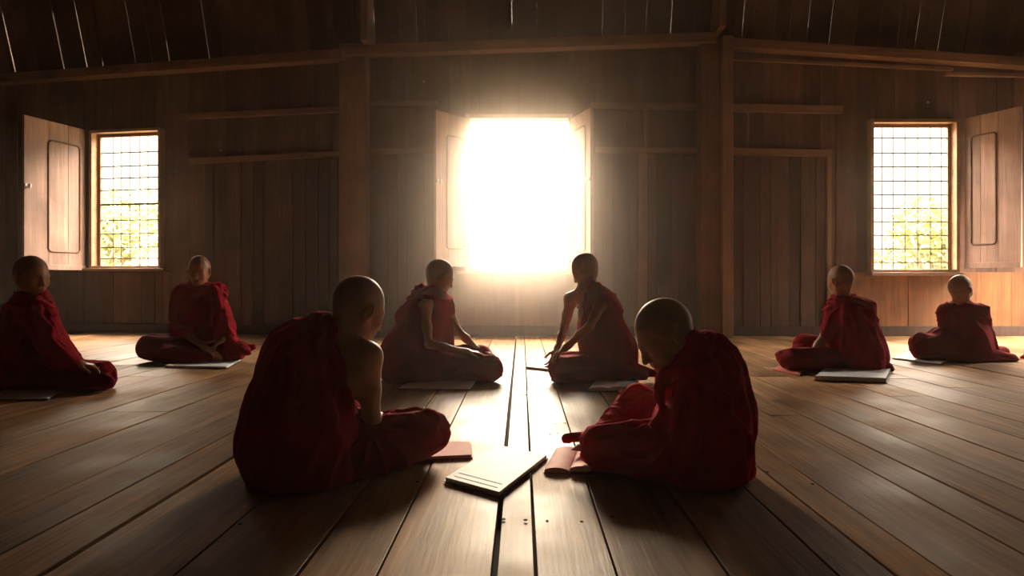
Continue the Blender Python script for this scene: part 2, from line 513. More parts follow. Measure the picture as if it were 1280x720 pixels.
def hand_prims(wrist, d, palm, side, S=.85, curl=.45):
    """wrist point, direction of the fingers, palm normal, side (+1: thumb lies along d x palm)"""
    d = unit(d); n = np.array(palm, float); n = unit(n - d * n.dot(d)); t = np.cross(d, n) * side; w = np.array(wrist, float)
    o = [cap(w - d * .02, w + d * .02 * S, .023 * S, .024 * S, .02)]
    base = {}
    for i, off in enumerate((.030, .010, -.010, -.029)):
        k = w + S * (d * (.088 - abs(i - 1.2) * .005) + t * off); base[i] = k
        o.append(cap(w + S * t * off * .5 + d * .012, k, .013 * S, .0115 * S, .010))
    for i, L in enumerate((.070, .078, .072, .056)):
        p = base[i]; ang = curl * (.7 + .1 * i); seg = (.45, .31, .24); rad = (.0092, .0082, .0074, .0064)
        sp = (.10, .03, -.05, -.14)[i]
        for j in range(3):
            dd = unit(d * math.cos(ang) + n * math.sin(ang) + t * sp)
            p2 = p + S * L * seg[j] * dd
            o.append(cap(p, p2, rad[j] * S, rad[j + 1] * S, .003)); p = p2; ang += curl * .9
    th = w + S * (d * .022 + t * .024)
    a = unit(d * .62 + t * .66 + n * .30); b = unit(d * .88 + t * .25 + n * .35)
    o.append(cap(th, th + S * a * .040, .0130 * S, .0105 * S, .010))
    p = th + S * a * .040
    o.append(cap(p, p + S * b * .030, .0102 * S, .0088 * S, .003)); p = p + S * b * .030
    o.append(cap(p, p + S * unit(b + n * .3) * .022, .0088 * S, .0072 * S, .003))
    return o


def foot_prims(ankle, toe_dir, up, side, S=.8):
    d = unit(toe_dir); u = unit(up); t = np.cross(d, u) * side; a = np.array(ankle, float)
    heel = a - d * .035 * S - u * .030 * S
    ball = a + d * .130 * S - u * .034 * S
    o = [cap(a, heel, .030 * S, .030 * S, .02), cap(heel, ball + t * .018 * S, .027 * S, .020 * S, .02),
         cap(a, ball - t * .018 * S, .029 * S, .018 * S, .02)]
    for i, (off, L, r) in enumerate(((.034, .048, .0125), (.014, .044, .009), (-.002, .040, .0085), (-.017, .034, .008), (-.031, .027, .0075))):
        p = ball + t * off * S
        o.append(cap(p - d * .02 * S, p + d * L * .6 * S, r * S, r * S, .004))
        o.append(cap(p + d * L * .6 * S, p + d * L * S - u * .006 * S, r * S, r * S * .9, .003))
    return o


def arm(sh, el, wr, r=1.0):
    sh, el, wr = (np.array(x, float) for x in (sh, el, wr))
    return [cap(sh, sh * .45 + el * .55, .041 * r, .034 * r, .03), cap(sh * .45 + el * .55, el, .034 * r, .029 * r, .02),
            cap(el, el * .6 + wr * .4, .030 * r, .029 * r, .015), cap(el * .6 + wr * .4, wr, .029 * r, .019 * r, .02)]


def leg(hip, knee, ankle, r=1.0):
    hip, knee, ankle = (np.array(x, float) for x in (hip, knee, ankle))
    return [cap(hip, knee, .074 * r, .052 * r, .04), cap(knee, knee * .6 + ankle * .4, .050 * r, .046 * r, .02),
            cap(knee * .6 + ankle * .4, ankle, .046 * r, .028 * r, .02)]


def bounds(prims, m=.05):
    lo = np.full(3, 9e9); hi = -lo
    for p in prims:
        if p[0] == 'c': pts = (p[1], p[2]); r = max(p[3], p[4])
        elif p[0] == 'e': pts = (p[1],); r = max(p[2])
        else: continue
        if p[-1] == 'sub': continue
        for q in pts: lo = np.minimum(lo, q - r); hi = np.maximum(hi, q + r)
    lo -= m; hi += m; lo[2] = max(lo[2], -.012)
    return lo, hi


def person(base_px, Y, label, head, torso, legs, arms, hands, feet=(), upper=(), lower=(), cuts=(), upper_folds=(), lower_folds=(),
           up_ridges=(), low_ridges=(), hb=.0045, hr=.0065, sleeves=(), group=None, cloth=('robe', 'robe_low')):
    base = np.array([(base_px - VX) * Y / FPX, Y, 0.0])
    root = empty('person', base)
    tag(root, label, 'person', group)
    body = []
    for t in torso: body.append(t)
    for l in legs: body += leg(*l)
    for a in arms: body += arm(*a)
    hp, hd = head_prims(*head); body += hp
    for h_ in hands: body += hand_prims(*h_)
    for f_ in feet: body += foot_prims(*f_)
    lo, hi = bounds(body)
    F = Field(lo, hi, hb)
    for p in body: F.add(p)
    F.floor_clip(.006)
    me, pos = F.mesh('body')
    c, f, r, u, S = hd
    loc = (pos - c) / S; a, b, z = loc @ f, loc @ r, loc @ u
    inside = (np.abs(a) < .13) & (np.abs(b) < .072) & (z > -.08) & (z < .14)
    hair = np.clip((z - np.interp(a, [-.12, -.03, .0, .045, .06, .11], [-.055, -.045, -.005, .035, .062, .075])) / .012, 0, 1) * (np.linalg.norm(loc, axis=1) < .15)
    brow = np.exp(-((z - .020) / .004) ** 2) * (a > .062) * (np.abs(np.abs(b) - .028) < .018)
    lips = np.exp(-((z + .061) / .008) ** 2) * (a > .086) * (np.abs(b) < .020)
    for nm, arr in (('stubble', np.maximum(hair * (np.abs(b) < .0765), brow)), ('lips', lips)):
        at = me.attributes.new(nm, 'FLOAT', 'POINT'); at.data.foreach_set('value', arr.astype(np.float32))
    pos = None
    me.transform(Matrix.Translation(-Vector(base)))
    link('body', me, M['skin'], root)

    # lower robe: wraps hips and both legs
    lw = shifted([t for t in torso[:1]], .020)
    for l in legs: lw += shifted(leg(*l), .016)
    lw += list(lower)
    lo, hi = bounds(lw); F2 = Field(lo, hi, hr)
    for p in lw: F2.add(p)
    for fn in lower_folds: F2.displace(fn)
    for rd in low_ridges: F2.ridge(*rd)
    for f_ in feet:  # the bare foot comes out of the hem
        d = unit(f_[1]); F2.add(cap(np.array(f_[0]) + d * .01, np.array(f_[0]) + d * .2, .045, .05, .01, 'sub'))
    F2.floor_clip(.004)
    me, _ = F2.mesh('lower_robe'); me.transform(Matrix.Translation(-Vector(base)))
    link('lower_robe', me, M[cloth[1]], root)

    # upper robe: torso and draped shoulder, open where skin shows
    uw = shifted(list(torso), .018) + list(upper)
    for s_ in sleeves: uw += shifted(arm(*s_), .018)
    lo, hi = bounds(uw); F3 = Field(lo, hi, hr)
    for p in uw: F3.add(p)
    for cpl in cuts: F3.add(cpl)
    neck_a = hd[0] + hd[4] * (-.03 * f - .04 * u); neck_b = np.array(head[3])
    for fn in upper_folds: F3.displace(fn)
    for rd in up_ridges: F3.ridge(*rd)
    F3.add(cap(neck_a, neck_b + np.array([0, 0, -.02]), .056 * S, .058 * S, .012, 'sub'))
    F3.floor_clip(.005)
    me, _ = F3.mesh('upper_robe'); me.transform(Matrix.Translation(-Vector(base)))
    link('upper_robe', me, M[cloth[0]], root)
    return root


# ------------------------------------------------------------------ room
YW = 7.26                      # back wall
S_ = FPX / YW
def wx(px): return (px - VX) / S_
def wz(py): return CAM_H + (VY - py) / S_

XL, XR, YB, ZC = -7.2, 6.2, -6.0, 4.35
LEFT0, LEFT1 = np.array([-7.2, 8.11]), np.array([-1.86, 7.26])     # the left bay of the back wall runs slightly away
dl, Ll = basis_plan(LEFT0, LEFT1)
def lb(px):                                                       # distance along the left bay seen at column px
    k = (px - VX) / FPX
    return (k * LEFT0[1] - LEFT0[0]) / (dl[0] - k * dl[1])
def lb_pt(t): return LEFT0 + dl * t
def lb_z(px, py):
    y = lb_pt(lb(px))[1]; return CAM_H + (VY - py) * y / FPX


def boards(name, p0, p1, z0, z1, mat, holes=(), widths=(.16, .26), th=.028, gap=.003, seed=1, off=0.0, lean=0.0, jitter=.004, extra_cuts=(), parent=None, kind='structure'):
    """vertical boards between two plan points; holes = (t0, t1, z0, z1)"""
    rnd = random.Random(seed); d, L = basis_plan(p0, p1); n = np.array([d[1], -d[0]])
    if n[1] > 0: n = -n
    p0 = np.array(p0, float)
    cuts = [0.0]
    while cuts[-1] < L: cuts.append(cuts[-1] + rnd.uniform(*widths))
    cuts[-1] = L
    for h in holes:
        cuts = [c for c in cuts if abs(c - h[0]) > .05 and abs(c - h[1]) > .05] + [h[0], h[1]]
    cuts = sorted(set(cuts)); mb = MB()
    for a, b in zip(cuts[:-1], cuts[1:]):
        if b - a < .01: continue
        spans = [(z0, z1)]; mid = (a + b) / 2
        for h in holes:
            if h[0] < mid < h[1]: spans = [(z0, h[2]), (h[3], z1)]
        j = rnd.uniform(-jitter, jitter)
        for s0, s1 in spans:
            if s1 - s0 < .01: continue
            def pt(t, o, z):
                q = p0 + d * t + n * (o + j + off + lean * (z - z0)); return (q[0], q[1], z)
            a2, b2 = a + gap / 2, b - gap / 2
            mb.hexa([pt(a2, 0, s0), pt(b2, 0, s0), pt(b2, -th, s0), pt(a2, -th, s0), pt(a2, 0, s1), pt(b2, 0, s1), pt(b2, -th, s1), pt(a2, -th, s1)])
    o = mb.build(name, M[mat], parent); o['kind'] = kind
    return o


def slab(name, p0, p1, z0, z1, holes, mat, off, th, lean=0.0, kind='structure'):
    d, L = basis_plan(p0, p1); n = np.array([d[1], -d[0]])
    if n[1] > 0: n = -n
    p0 = np.array(p0, float); cuts = sorted({0.0, L} | {h[0] for h in holes} | {h[1] for h in holes}); mb = MB()
    for a, b in zip(cuts[:-1], cuts[1:]):
        spans = [(z0, z1)]
        for h in sorted(holes):
            if h[0] < (a + b) / 2 < h[1]: spans = [(z0, h[2]), (h[3], z1)]
        for s0, s1 in spans:
            def pt(t, o, z):
                q = p0 + d * t + n * (o + off + lean * (z - z0)); return (q[0], q[1], z)
            mb.hexa([pt(a, 0, s0), pt(b, 0, s0), pt(b, -th, s0), pt(a, -th, s0), pt(a, 0, s1), pt(b, 0, s1), pt(b, -th, s1), pt(a, -th, s1)])
    return mb


# floor boards, seams where they run in the photograph
seams = [-7.4, -7.1, -6.85, -6.6, -6.3, -6.05, -5.8, -5.5, -5.25, -5.0, -4.7, -4.45, -4.2, -3.9, -3.65, -3.4, -3.15, -2.85, -2.6, -2.35, -2.02, -1.69,
         -1.38, -1.20, -1.03, -.744, -.48, -.31, -.06, .031, .204, .443, .678, .80, .916, 1.16, 1.31, 1.51, 1.75, 2.0, 2.22, 2.5, 2.78, 3.0,
         3.25, 3.5, 3.8, 4.05, 4.3, 4.6, 4.85, 5.1, 5.4, 5.65, 5.9, 6.2, 6.4]
big = {-1.03: .011, -.06: .010, -1.69: .009, .678: .006, 1.51: .009, .80: .006, -.744: .006, 1.75: .008, 2.22: .007}
mb = MB(); rnd = random.Random(5)
for a, b in zip(seams[:-1], seams[1:]):
    ga, gb = 1.35 * big.get(a, .0045) / 2, 1.35 * big.get(b, .0045) / 2
    ys = [YB - .1]; y = YB + rnd.uniform(.5, 3)
    while y < 8.0: ys.append(y); y += rnd.uniform(2.2, 4.2)
    ys.append(8.25)
    ys = [q for q in ys if not 1.0 < q < 2.4]
    if a == -.06: ys = [YB - .1, 3.53, 6.3, 8.25]
    for y0, y1 in zip(ys[:-1], ys[1:]):
        dz = rnd.uniform(-.0035, 0); w = rnd.uniform(-.0015, .0015); w2 = rnd.uniform(-.0015, .0015)
        t1, t2 = rnd.uniform(-.0012, .0012), rnd.uniform(-.0012, .0012)
        x0a, x0b, x1a, x1b = a + ga + w, a + ga - w2, b - gb + w2, b - gb - w
        mb.hexa([(x0a, y0 + .0015, -.03), (x1a, y0 + .0015, -.03), (x1b, y1 - .0015, -.03), (x0b, y1 - .0015, -.03),
                 (x0a, y0 + .0015, dz + t1), (x1a, y0 + .0015, dz - t1), (x1b, y1 - .0015, dz + t2), (x0b, y1 - .0015, dz - t2)])
flo = mb.build('floor', M['floor'], bevel=.0016); flo['kind'] = 'structure'
sub = MB(); sub.box(-7.5, 6.5, YB - .2, 8.5, -.10, -.045); o = sub.build('subfloor', M['dark'], flo)
for px, py, r in ((657, 650, .006), (629, 649, .007), (727, 652, .005), (765, 646, .006), (959, 590, .006), (1016, 605, .006), (522, 602, .006),
                  (694, 530, .006), (706, 529, .007), (688, 543, .006), (697, 542, .006), (684, 651, .004), (1074, 480, .006), (300, 655, .006)):
    q = on_floor(px, py); bm = bmesh.new()
    bmesh.ops.create_cone(bm, cap_ends=True, segments=9, radius1=r, radius2=r * .8, depth=.0016)
    me = bpy.data.meshes.new('nail_head'); bm.to_mesh(me); bm.free()
    o = link('nail_head', me, M['dark'], flo); o.location = (q[0], q[1], .0006)

# ---- openings
W1 = (lb(121), lb(203), .80, 2.40)                      # left window (t along the bay)
W2 = (wx(588), wx(710), wz(334), wz(150))               # middle window
W3 = (wx(1088), wx(1190), wz(337), wz(155))             # right window
ZB = 3.16                                               # height of the long beam
holesL = [W1]
cx0, cx1 = LEFT1[0], XR
h2 = (W2[0] - cx0, W2[1] - cx0, W2[2], W2[3]); h3 = (W3[0] - cx0, W3[1] - cx0, W3[2], W3[3])
# main wall boards
ZT = 3.22
boards('wall_back', LEFT1, (XR, YW), 0, ZT, 'wall', (h2, h3), (.17, .25), seed=3)
boards('wall_back_left', LEFT0, LEFT1, 0, ZT, 'wall', holesL, (.17, .26), seed=4)
# solid planking behind the boards so that no light leaks between them
slab('x', LEFT1, (XR, YW), 0, ZT, (h2, h3), 'wall', -.034, .05).build('wall_outer', M['dark'])['kind'] = 'structure'
slab('x', LEFT0, LEFT1, 0, ZT, holesL, 'wall', -.034, .05).build('wall_outer_left', M['dark'])['kind'] = 'structure'
# honey coloured boards below the right window, brown ones below the others
boards('trim_1', (wx(1040), YW), (XR, YW), 0.02, W3[2] - .03, 'lower', (), (.24, .34), .02, seed=8, off=.026)
boards('trim_2', (wx(566), YW), (wx(728), YW), 0.02, W2[2] - .03, 'lower', (), (.20, .30), .02, seed=9, off=.026)
# recessed-looking panels of narrow slats under the lower rails
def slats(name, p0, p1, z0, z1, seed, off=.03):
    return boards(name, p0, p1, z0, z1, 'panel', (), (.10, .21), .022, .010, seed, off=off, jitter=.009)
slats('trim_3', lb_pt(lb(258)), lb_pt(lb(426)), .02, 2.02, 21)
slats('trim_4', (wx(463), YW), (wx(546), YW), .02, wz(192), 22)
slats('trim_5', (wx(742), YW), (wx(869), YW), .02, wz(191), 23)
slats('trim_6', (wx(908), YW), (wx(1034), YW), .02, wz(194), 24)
# baseboards
mb = MB(); mb.bar((cx0, YW - .045, .055), (XR, YW - .045, .055), .03, .11, (0, 1, 0)); mb.build('baseboard_back', M['panel'], bevel=.004)['kind'] = 'structure'
mb = MB(); q0, q1 = lb_pt(0), lb_pt(Ll); mb.bar((q0[0], q0[1] - .045, .055), (q1[0], q1[1] - .045, .055), .03, .11, (0, 1, 0)); mb.build('baseboard_left', M['panel'], bevel=.004)['kind'] = 'structure'

# rails
ntr = [6]
def rail(a, b, h=.07, d=.06, mat='beam'):
    ntr[0] += 1
    m_ = MB(); m_.bar(a, b, d, h, (0, 1, 0)); o = m_.build('trim_%d' % ntr[0], M[mat], bevel=.005); o['kind'] = 'structure'; return o
def lp(px, py, o=.05):
    q = lb_pt(lb(px)); return (q[0], q[1] - o, lb_z(px, py))
rail(lp(228, 148), lp(432, 138), .062)
rail(lp(240, 203), lp(432, 193), .062)
def wp(px, py, o=.05): return (wx(px), YW - o, wz(py))
rail(wp(462, 132), wp(548, 131), .062); rail(wp(462, 191), wp(546, 190), .062)
rail(wp(737, 134), wp(870, 135), .068); rail(wp(742, 189), wp(870, 190), .062)
rail(wp(902, 136), wp(1050, 139), .085); rail(wp(902, 190), wp(1036, 193), .078)
# short uprights between and below the rails
def upright(px, y0, y1, w=.05, d=.04, mat='post', o=.055):
    ntr[0] += 1
    m_ = MB(); m_.bar(wp(px, y0, o), wp(px, y1, o), w, d, (1, 0, 0)); u_ = m_.build('trim_%d' % ntr[0], M[mat], bevel=.004); u_['kind'] = 'structure'
upright(805, 138, 187, .035); upright(802, 192, 414, .10, .03); upright(911, 194, 414, .045, .04)
upright(1033, 196, 414, .05, .04); upright(933, 142, 186, .02, .02, 'shutter')
# posts
def post(pts_px, y0z, z1, w, d, name, mat='post'):
    m_ = MB(); m_.box(wx(pts_px[0]), wx(pts_px[1]), YW - d, YW - .02, y0z, z1)
    o = m_.build(name, M[mat], bevel=.008); o['kind'] = 'structure'; return o
post((430, 463), .0, wz(62), .3, .20, 'trim_post_1')
post((869, 903), .0, wz(57), .3, .22, 'trim_post_2', 'redpost_shade')  # darker red wood stands in for the post's shaded left face
post((461, 470), wz(66), 4.2, .1, .40, 'trim_post_3'); post((886, 894), wz(50), 4.2, .1, .40, 'trim_post_4')
m_ = MB(); m_.box(wx(893), wx(906), YW - .30, YW - .22, 0, wz(57)); m_.build('trim_post_5', M['post'], bevel=.006)['kind'] = 'structure'  # lighter strip standing in for the lit right face of the post
# long beam in three lengths, each a little out of level
a = lp(0, 103, .11); a0 = lp(-40, 107, .11); b = (wx(437), YW - .20, wz(77))
rail(a0, b, .105, .14); rail((wx(440), YW - .20, wz(73)), (wx(887), YW - .20, wz(57)), .105, .14)
rail((wx(897), YW - .20, wz(63)), (XR, YW - .20, wz(92)), .10, .14)
rail((wx(897), YW - .14, wz(78)), (wx(1180), YW - .14, wz(92)), .035, .05)
rail((wx(1172), YW - .12, wz(97)), (XR, YW - .12, wz(100)), .04, .05)

# upper wall: leaning boards with daylight slits between some of them
def upper_wall(name, p0, p1, slits, seed):
    rnd = random.Random(seed); d, L = basis_plan(p0, p1); n = np.array([d[1], -d[0]])
    if n[1] > 0: n = -n
    p0 = np.array(p0, float); z0, z1, lean = 3.16, 4.4, .26
    cuts = [0.0]
    while cuts[-1] < L: cuts.append(cuts[-1] + rnd.uniform(.17, .30))
    cuts[-1] = L
    for s in slits: cuts = [c for c in cuts if abs(c - s[0]) > .07 or c in (0.0, L)] + [s[0]]
    cuts = sorted(set(cuts)); mb = MB(); bk = MB()
    sl = {s[0]: s for s in slits}
    def pt(t, o, z):
        q = p0 + d * t + n * (o - .02 + lean * (z - z0)); return (q[0], q[1], z)
    for a, b in zip(cuts[:-1], cuts[1:]):
        ga = sl[a][3] / 2 if a in sl else .0015; gb = sl[b][3] / 2 if b in sl else .0015
        j = rnd.uniform(-.006, .006)
        mb.hexa([pt(a + ga, j, z0), pt(b - gb, j, z0), pt(b - gb, j - .02, z0), pt(a + ga, j - .02, z0), pt(a + ga, j, z1), pt(b - gb, j, z1), pt(b - gb, j - .02, z1), pt(a + ga, j - .02, z1)])
    for c in cuts:                                   # battens outside close the joints except at the slits
        spans = [(z0, z1)]
        if c in sl: spans = [(z0, sl[c][1]), (sl[c][2], z1)]
        for s0, s1 in spans:
            if s1 - s0 > .01: bk.hexa([pt(c - .03, -.03, s0), pt(c + .03, -.03, s0), pt(c + .03, -.045, s0), pt(c - .03, -.045, s0), pt(c - .03, -.03, s1), pt(c + .03, -.03, s1), pt(c + .03, -.045, s1), pt(c - .03, -.045, s1)])
    o = mb.build(name, M['ceiling']); o['kind'] = 'structure'
    bk.build('batten', M['dark'], o)
def up_slit_left(px, y0, y1, w=.006):
    t = lb(px); return (t, lb_z(px, y1), lb_z(px, y0), w)
upper_wall('wall_upper_left', LEFT0, LEFT1, [up_slit_left(*q) for q in ((19, 22, 90, .0095), (49, 40, 92, .006), (80, 20, 92, .0055), (109, 10, 88, .009), (129, 74, 84, .006),
            (170, 10, 80, .007), (212, 50, 80, .004), (262, 10, 72, .003), (370, 56, 68, .003), (421, 5, 65, .0015))], 31)
def up_slit(px, y0, y1, w=.006): return (wx(px) - cx0, wz(y1), wz(y0), w)
upper_wall('wall_upper', LEFT1, (XR, YW), [up_slit(*q) for q in ((470, 15, 30, .0030), (522, 15, 55, .0017), (552, 34, 43, .0018), (562, 34, 46, .0016), (610, 12, 26, .0007), (640, 0, 34, .0004), (671, 8, 40, .0005),
            (725, 2, 10, .0014), (752, 12, 45, .0017), (780, 18, 55, .0020), (806, 14, 24, .0028), (837, 0, 50, .0030), (926, 0, 42, .0038), (1007, 0, 36, .0036),
            (1035, 0, 60, .0036), (1120, 10, 50, .0040), (1143, 20, 50, .0040), (1172, 12, 60, .0040))], 33)

# small daylight holes: their light is put in as pale metal beads
for px, py, left in ((276, 188, 1), (530, 102, 0), (1160, 128, 0), (432, 12, 1)):
    bm = bmesh.new(); bmesh.ops.create_icosphere(bm, subdivisions=2, radius=.011)
    me = bpy.data.meshes.new('daylight_speck'); bm.to_mesh(me); bm.free()
    q = np.array(lp(px, py, .0)) if left else np.array(wp(px, py, .0))
    o = link('daylight_speck', me, M['latch']); o.location = q; o['kind'] = 'structure'

# side walls, wall behind the camera, ceiling
def side_wall(name, x, th, y0, y1, holes, z1=4.5):
    mb = MB(); ys = sorted({y0, y1} | {h[0] for h in holes} | {h[1] for h in holes})
    for a, b in zip(ys[:-1], ys[1:]):
        n = max(1, int((b - a) / .22)); e = np.linspace(a, b, n + 1)
        for c, d in zip(e[:-1], e[1:]):
            spans = [(0, z1)]
            for h in holes:
                if h[0] < (c + d) / 2 < h[1]: spans = [(0, h[2]), (h[3], z1)]
            for s0, s1 in spans: mb.box(min(x, x + th), max(x, x + th), c, d, s0, s1)
    o = mb.build(name, M['side']); o['kind'] = 'structure'
M['side'] = wood('side_wall_wood', (.030, .018, .012), (.06, .036, .025), 'Z', (.55, .8), .3, .3, 1.0, .3)
side_wall('wall_left', XL, -.06, YB, 8.3, [])
side_wall('wall_right', XR, .06, YB, 7.4, [(5.85, 6.85, .05, 2.2)])
boards('wall_behind', (XL, YB), (XR, YB), 0, 4.5, 'side', (), (.2, .3), seed=12)
mb = MB(); mb.box(-7.3, 6.3, YB - .1, 8.3, 4.36, 4.42); mb.build('ceiling', M['ceiling'])['kind'] = 'structure'
# unseen doorway added to light the right lower wall, just out of frame
dr = MB()
dr.bar((XR - .01, 5.85, 2.24), (XR - .01, 6.85, 2.24), .08, .08, (1, 0, 0))
for yy in (5.82, 6.88): dr.bar((XR - .01, yy, 0), (XR - .01, yy, 2.28), .08, .06, (1, 0, 0))
dr.build('fill_door_1', M['sill'], bevel=.004)['kind'] = 'structure'

# ---- windows with shutters
def P3(q, z): return (q[0], q[1], z)

def window(name, pA, pB, z0, z1, fr_w, sill_ext, grille, frame_mat='sill'):
    """pA, pB plan points of the opening's edges (left, right)"""
    root = empty(name, ((pA[0] + pB[0]) / 2, (pA[1] + pB[1]) / 2, z0)); root['kind'] = 'structure'
    bx = np.array(root.location); d, L = basis_plan(pA, pB); n = np.array([d[1], -d[0]])
    if n[1] > 0: n = -n
    def W(t, o, z): q = np.array(pA) + d * t + n * o; return (q[0] - bx[0], q[1] - bx[1], z - bx[2])
    nn = (n[0], n[1], 0)
    f = MB(); w = fr_w
    f.bar(W(-w / 2, .02, z0 - w), W(-w / 2, .02, z1 + w), .12, w, nn); f.bar(W(L + w / 2, .02, z0 - w), W(L + w / 2, .02, z1 + w), .12, w, nn)
    f.bar(W(0, .02, z1 + w / 2), W(L, .02, z1 + w / 2), .12, w, nn); f.bar(W(0, .02, z0 - w / 2), W(L, .02, z0 - w / 2), .12, w, nn)
    f.build('window_frame', M[frame_mat], root, bevel=.004)
    s = MB(); s.bar(W(-sill_ext, .085, z0 - w - .012), W(L + sill_ext, .085, z0 - w - .012), .11, .035, nn); s.build('sill', M['sill'], root, bevel=.004)
    if grille:
        g = MB()
        for z in grille[0]: g.bar(W(0, -.03, z), W(L, -.03, z), .012, .0115 if z != grille[2] else .022, nn)
        for t in grille[1]: g.bar(W(t, -.045, z0), W(t, -.045, z1), .008, .008, nn)
        g.build('grille', M['iron'], root)
        inner = MB()
        inner.bar(W(.018, -.03, z0), W(.018, -.03, z1), .03, .036, nn); inner.bar(W(L - .018, -.03, z0), W(L - .018, -.03, z1), .03, .036, nn)
        inner.bar(W(.036, -.03, z1 - .018), W(L - .036, -.03, z1 - .018), .03, .036, nn); inner.build('inner_frame', M['post'], root, bevel=.003)
    return root, W


def shutter(root, hinge, outer, z0, z1, side, latch=True, margin=(.26, .13, .16, .16)):
    """a panelled leaf from the hinge to its free edge; side = +1/-1 picks the face towards the room"""
    bx = np.array(root.location); d, L = basis_plan(hinge, outer); n = np.array([d[1], -d[0]]) * side
    def W(t, o, z): q = np.array(hinge) + d * t + n * o; return (q[0] - bx[0], q[1] - bx[1], z - bx[2])
    nn = (n[0], n[1], 0)
    m_ = MB()
    e = [0.0, L * .30, L * .62, L]
    for a, b in zip(e[:-1], e[1:]):
        m_.hexa([W(a + .001, 0, z0), W(b - .001, 0, z0), W(b - .001, -.034, z0), W(a + .001, -.034, z0), W(a + .001, 0, z1), W(b - .001, 0, z1), W(b - .001, -.034, z1), W(a + .001, -.034, z1)])
    sh = m_.build('shutter', M['shutter'], root, bevel=.003)
    # raised moulding outlining the inner panel, rounded corners
    t0, t1 = margin[1] * L / .8, L - margin[0] * L / .8; a0, a1 = z0 + margin[2], z1 - margin[3]; rc = .05 * L / .8
    loop = []
    for cx, cz, st in ((t1 - rc, a1 - rc, 0), (t0 + rc, a1 - rc, 90), (t0 + rc, a0 + rc, 180), (t1 - rc, a0 + rc, 270)):
        for k in range(5):
            an = math.radians(st + k * 22.5); loop.append(W(cx + rc * math.cos(an), .000, cz + rc * math.sin(an)))
    g = MB(); g.tube(loop, .011, 6, True); g.build('moulding', M['ceiling'], sh)
    rim = MB()
    rim.bar(W(.0, .004, z0 + .03), W(L, .004, z0 + .03), .014, .06, nn); rim.build('rail', M['shutter'], sh, bevel=.002)
    if latch:
        l = MB(); zc = (z0 + z1) / 2 + .08
        l.bar(W(L - .07, .012, zc), W(L + .004, .012, zc), .02, .03, nn); l.bar(W(L - .045, .03, zc - .035), W(L - .045, .03, zc + .02), .012, .016, nn)
        l.build('latch', M['latch'], sh, bevel=.002)
    return sh


A, B = lb_pt(W1[0]), lb_pt(W1[1])
gz = [lb_z(160, y) for y in (190, 207, 222, 237, 255, 275, 292, 309, 323)]
r1, _ = window('window_1', A, B, W1[2], W1[3], .035, .12, (gz, [.19, .30, .42, .55, .66], gz[4]))
hz = lb_pt(lb(113)) + np.array([0, -.09])
outer = P(30, 143, 7.00)
shutter(r1, hz, (outer[0], outer[1]), .745, 2.44, -1, margin=(.30, .08, .21, .22))
A, B = (W2[0], YW), (W2[1], YW)
r2, _ = window('window_2', A, B, W2[2], W2[3], .05, .16, None, 'shutter')
shutter(r2, (W2[0] - .03, YW - .09), (P(545, 0, 6.80)[0], 6.80), .775, 2.44, -1, margin=(.27, .07, .20, .24))
shutter(r2, (W2[1] + .03, YW - .09), (P(738, 0, 6.70)[0], 6.70), .775, 2.44, 1, margin=(.20, .12, .16, .16))
A, B = (W3[0], YW), (W3[1], YW)
gz = [wz(y) for y in (172, 191, 208, 226, 243, 260, 277, 294, 311, 328)]
r3, _ = window('window_3', A, B, W3[2], W3[3], .040, .06, (gz, [(x - 1088) / S_ for x in (1105, 1119, 1134, 1150, 1166, 1180)], None))
shutter(r3, (wx(1199), YW - .09), (P(1276, 0, 6.66)[0], 6.66), .76, 2.44, 1, latch=False, margin=(.34, .10, .26, .22))

# ------------------------------------------------------------------ papers and booklets
PRESSED = []


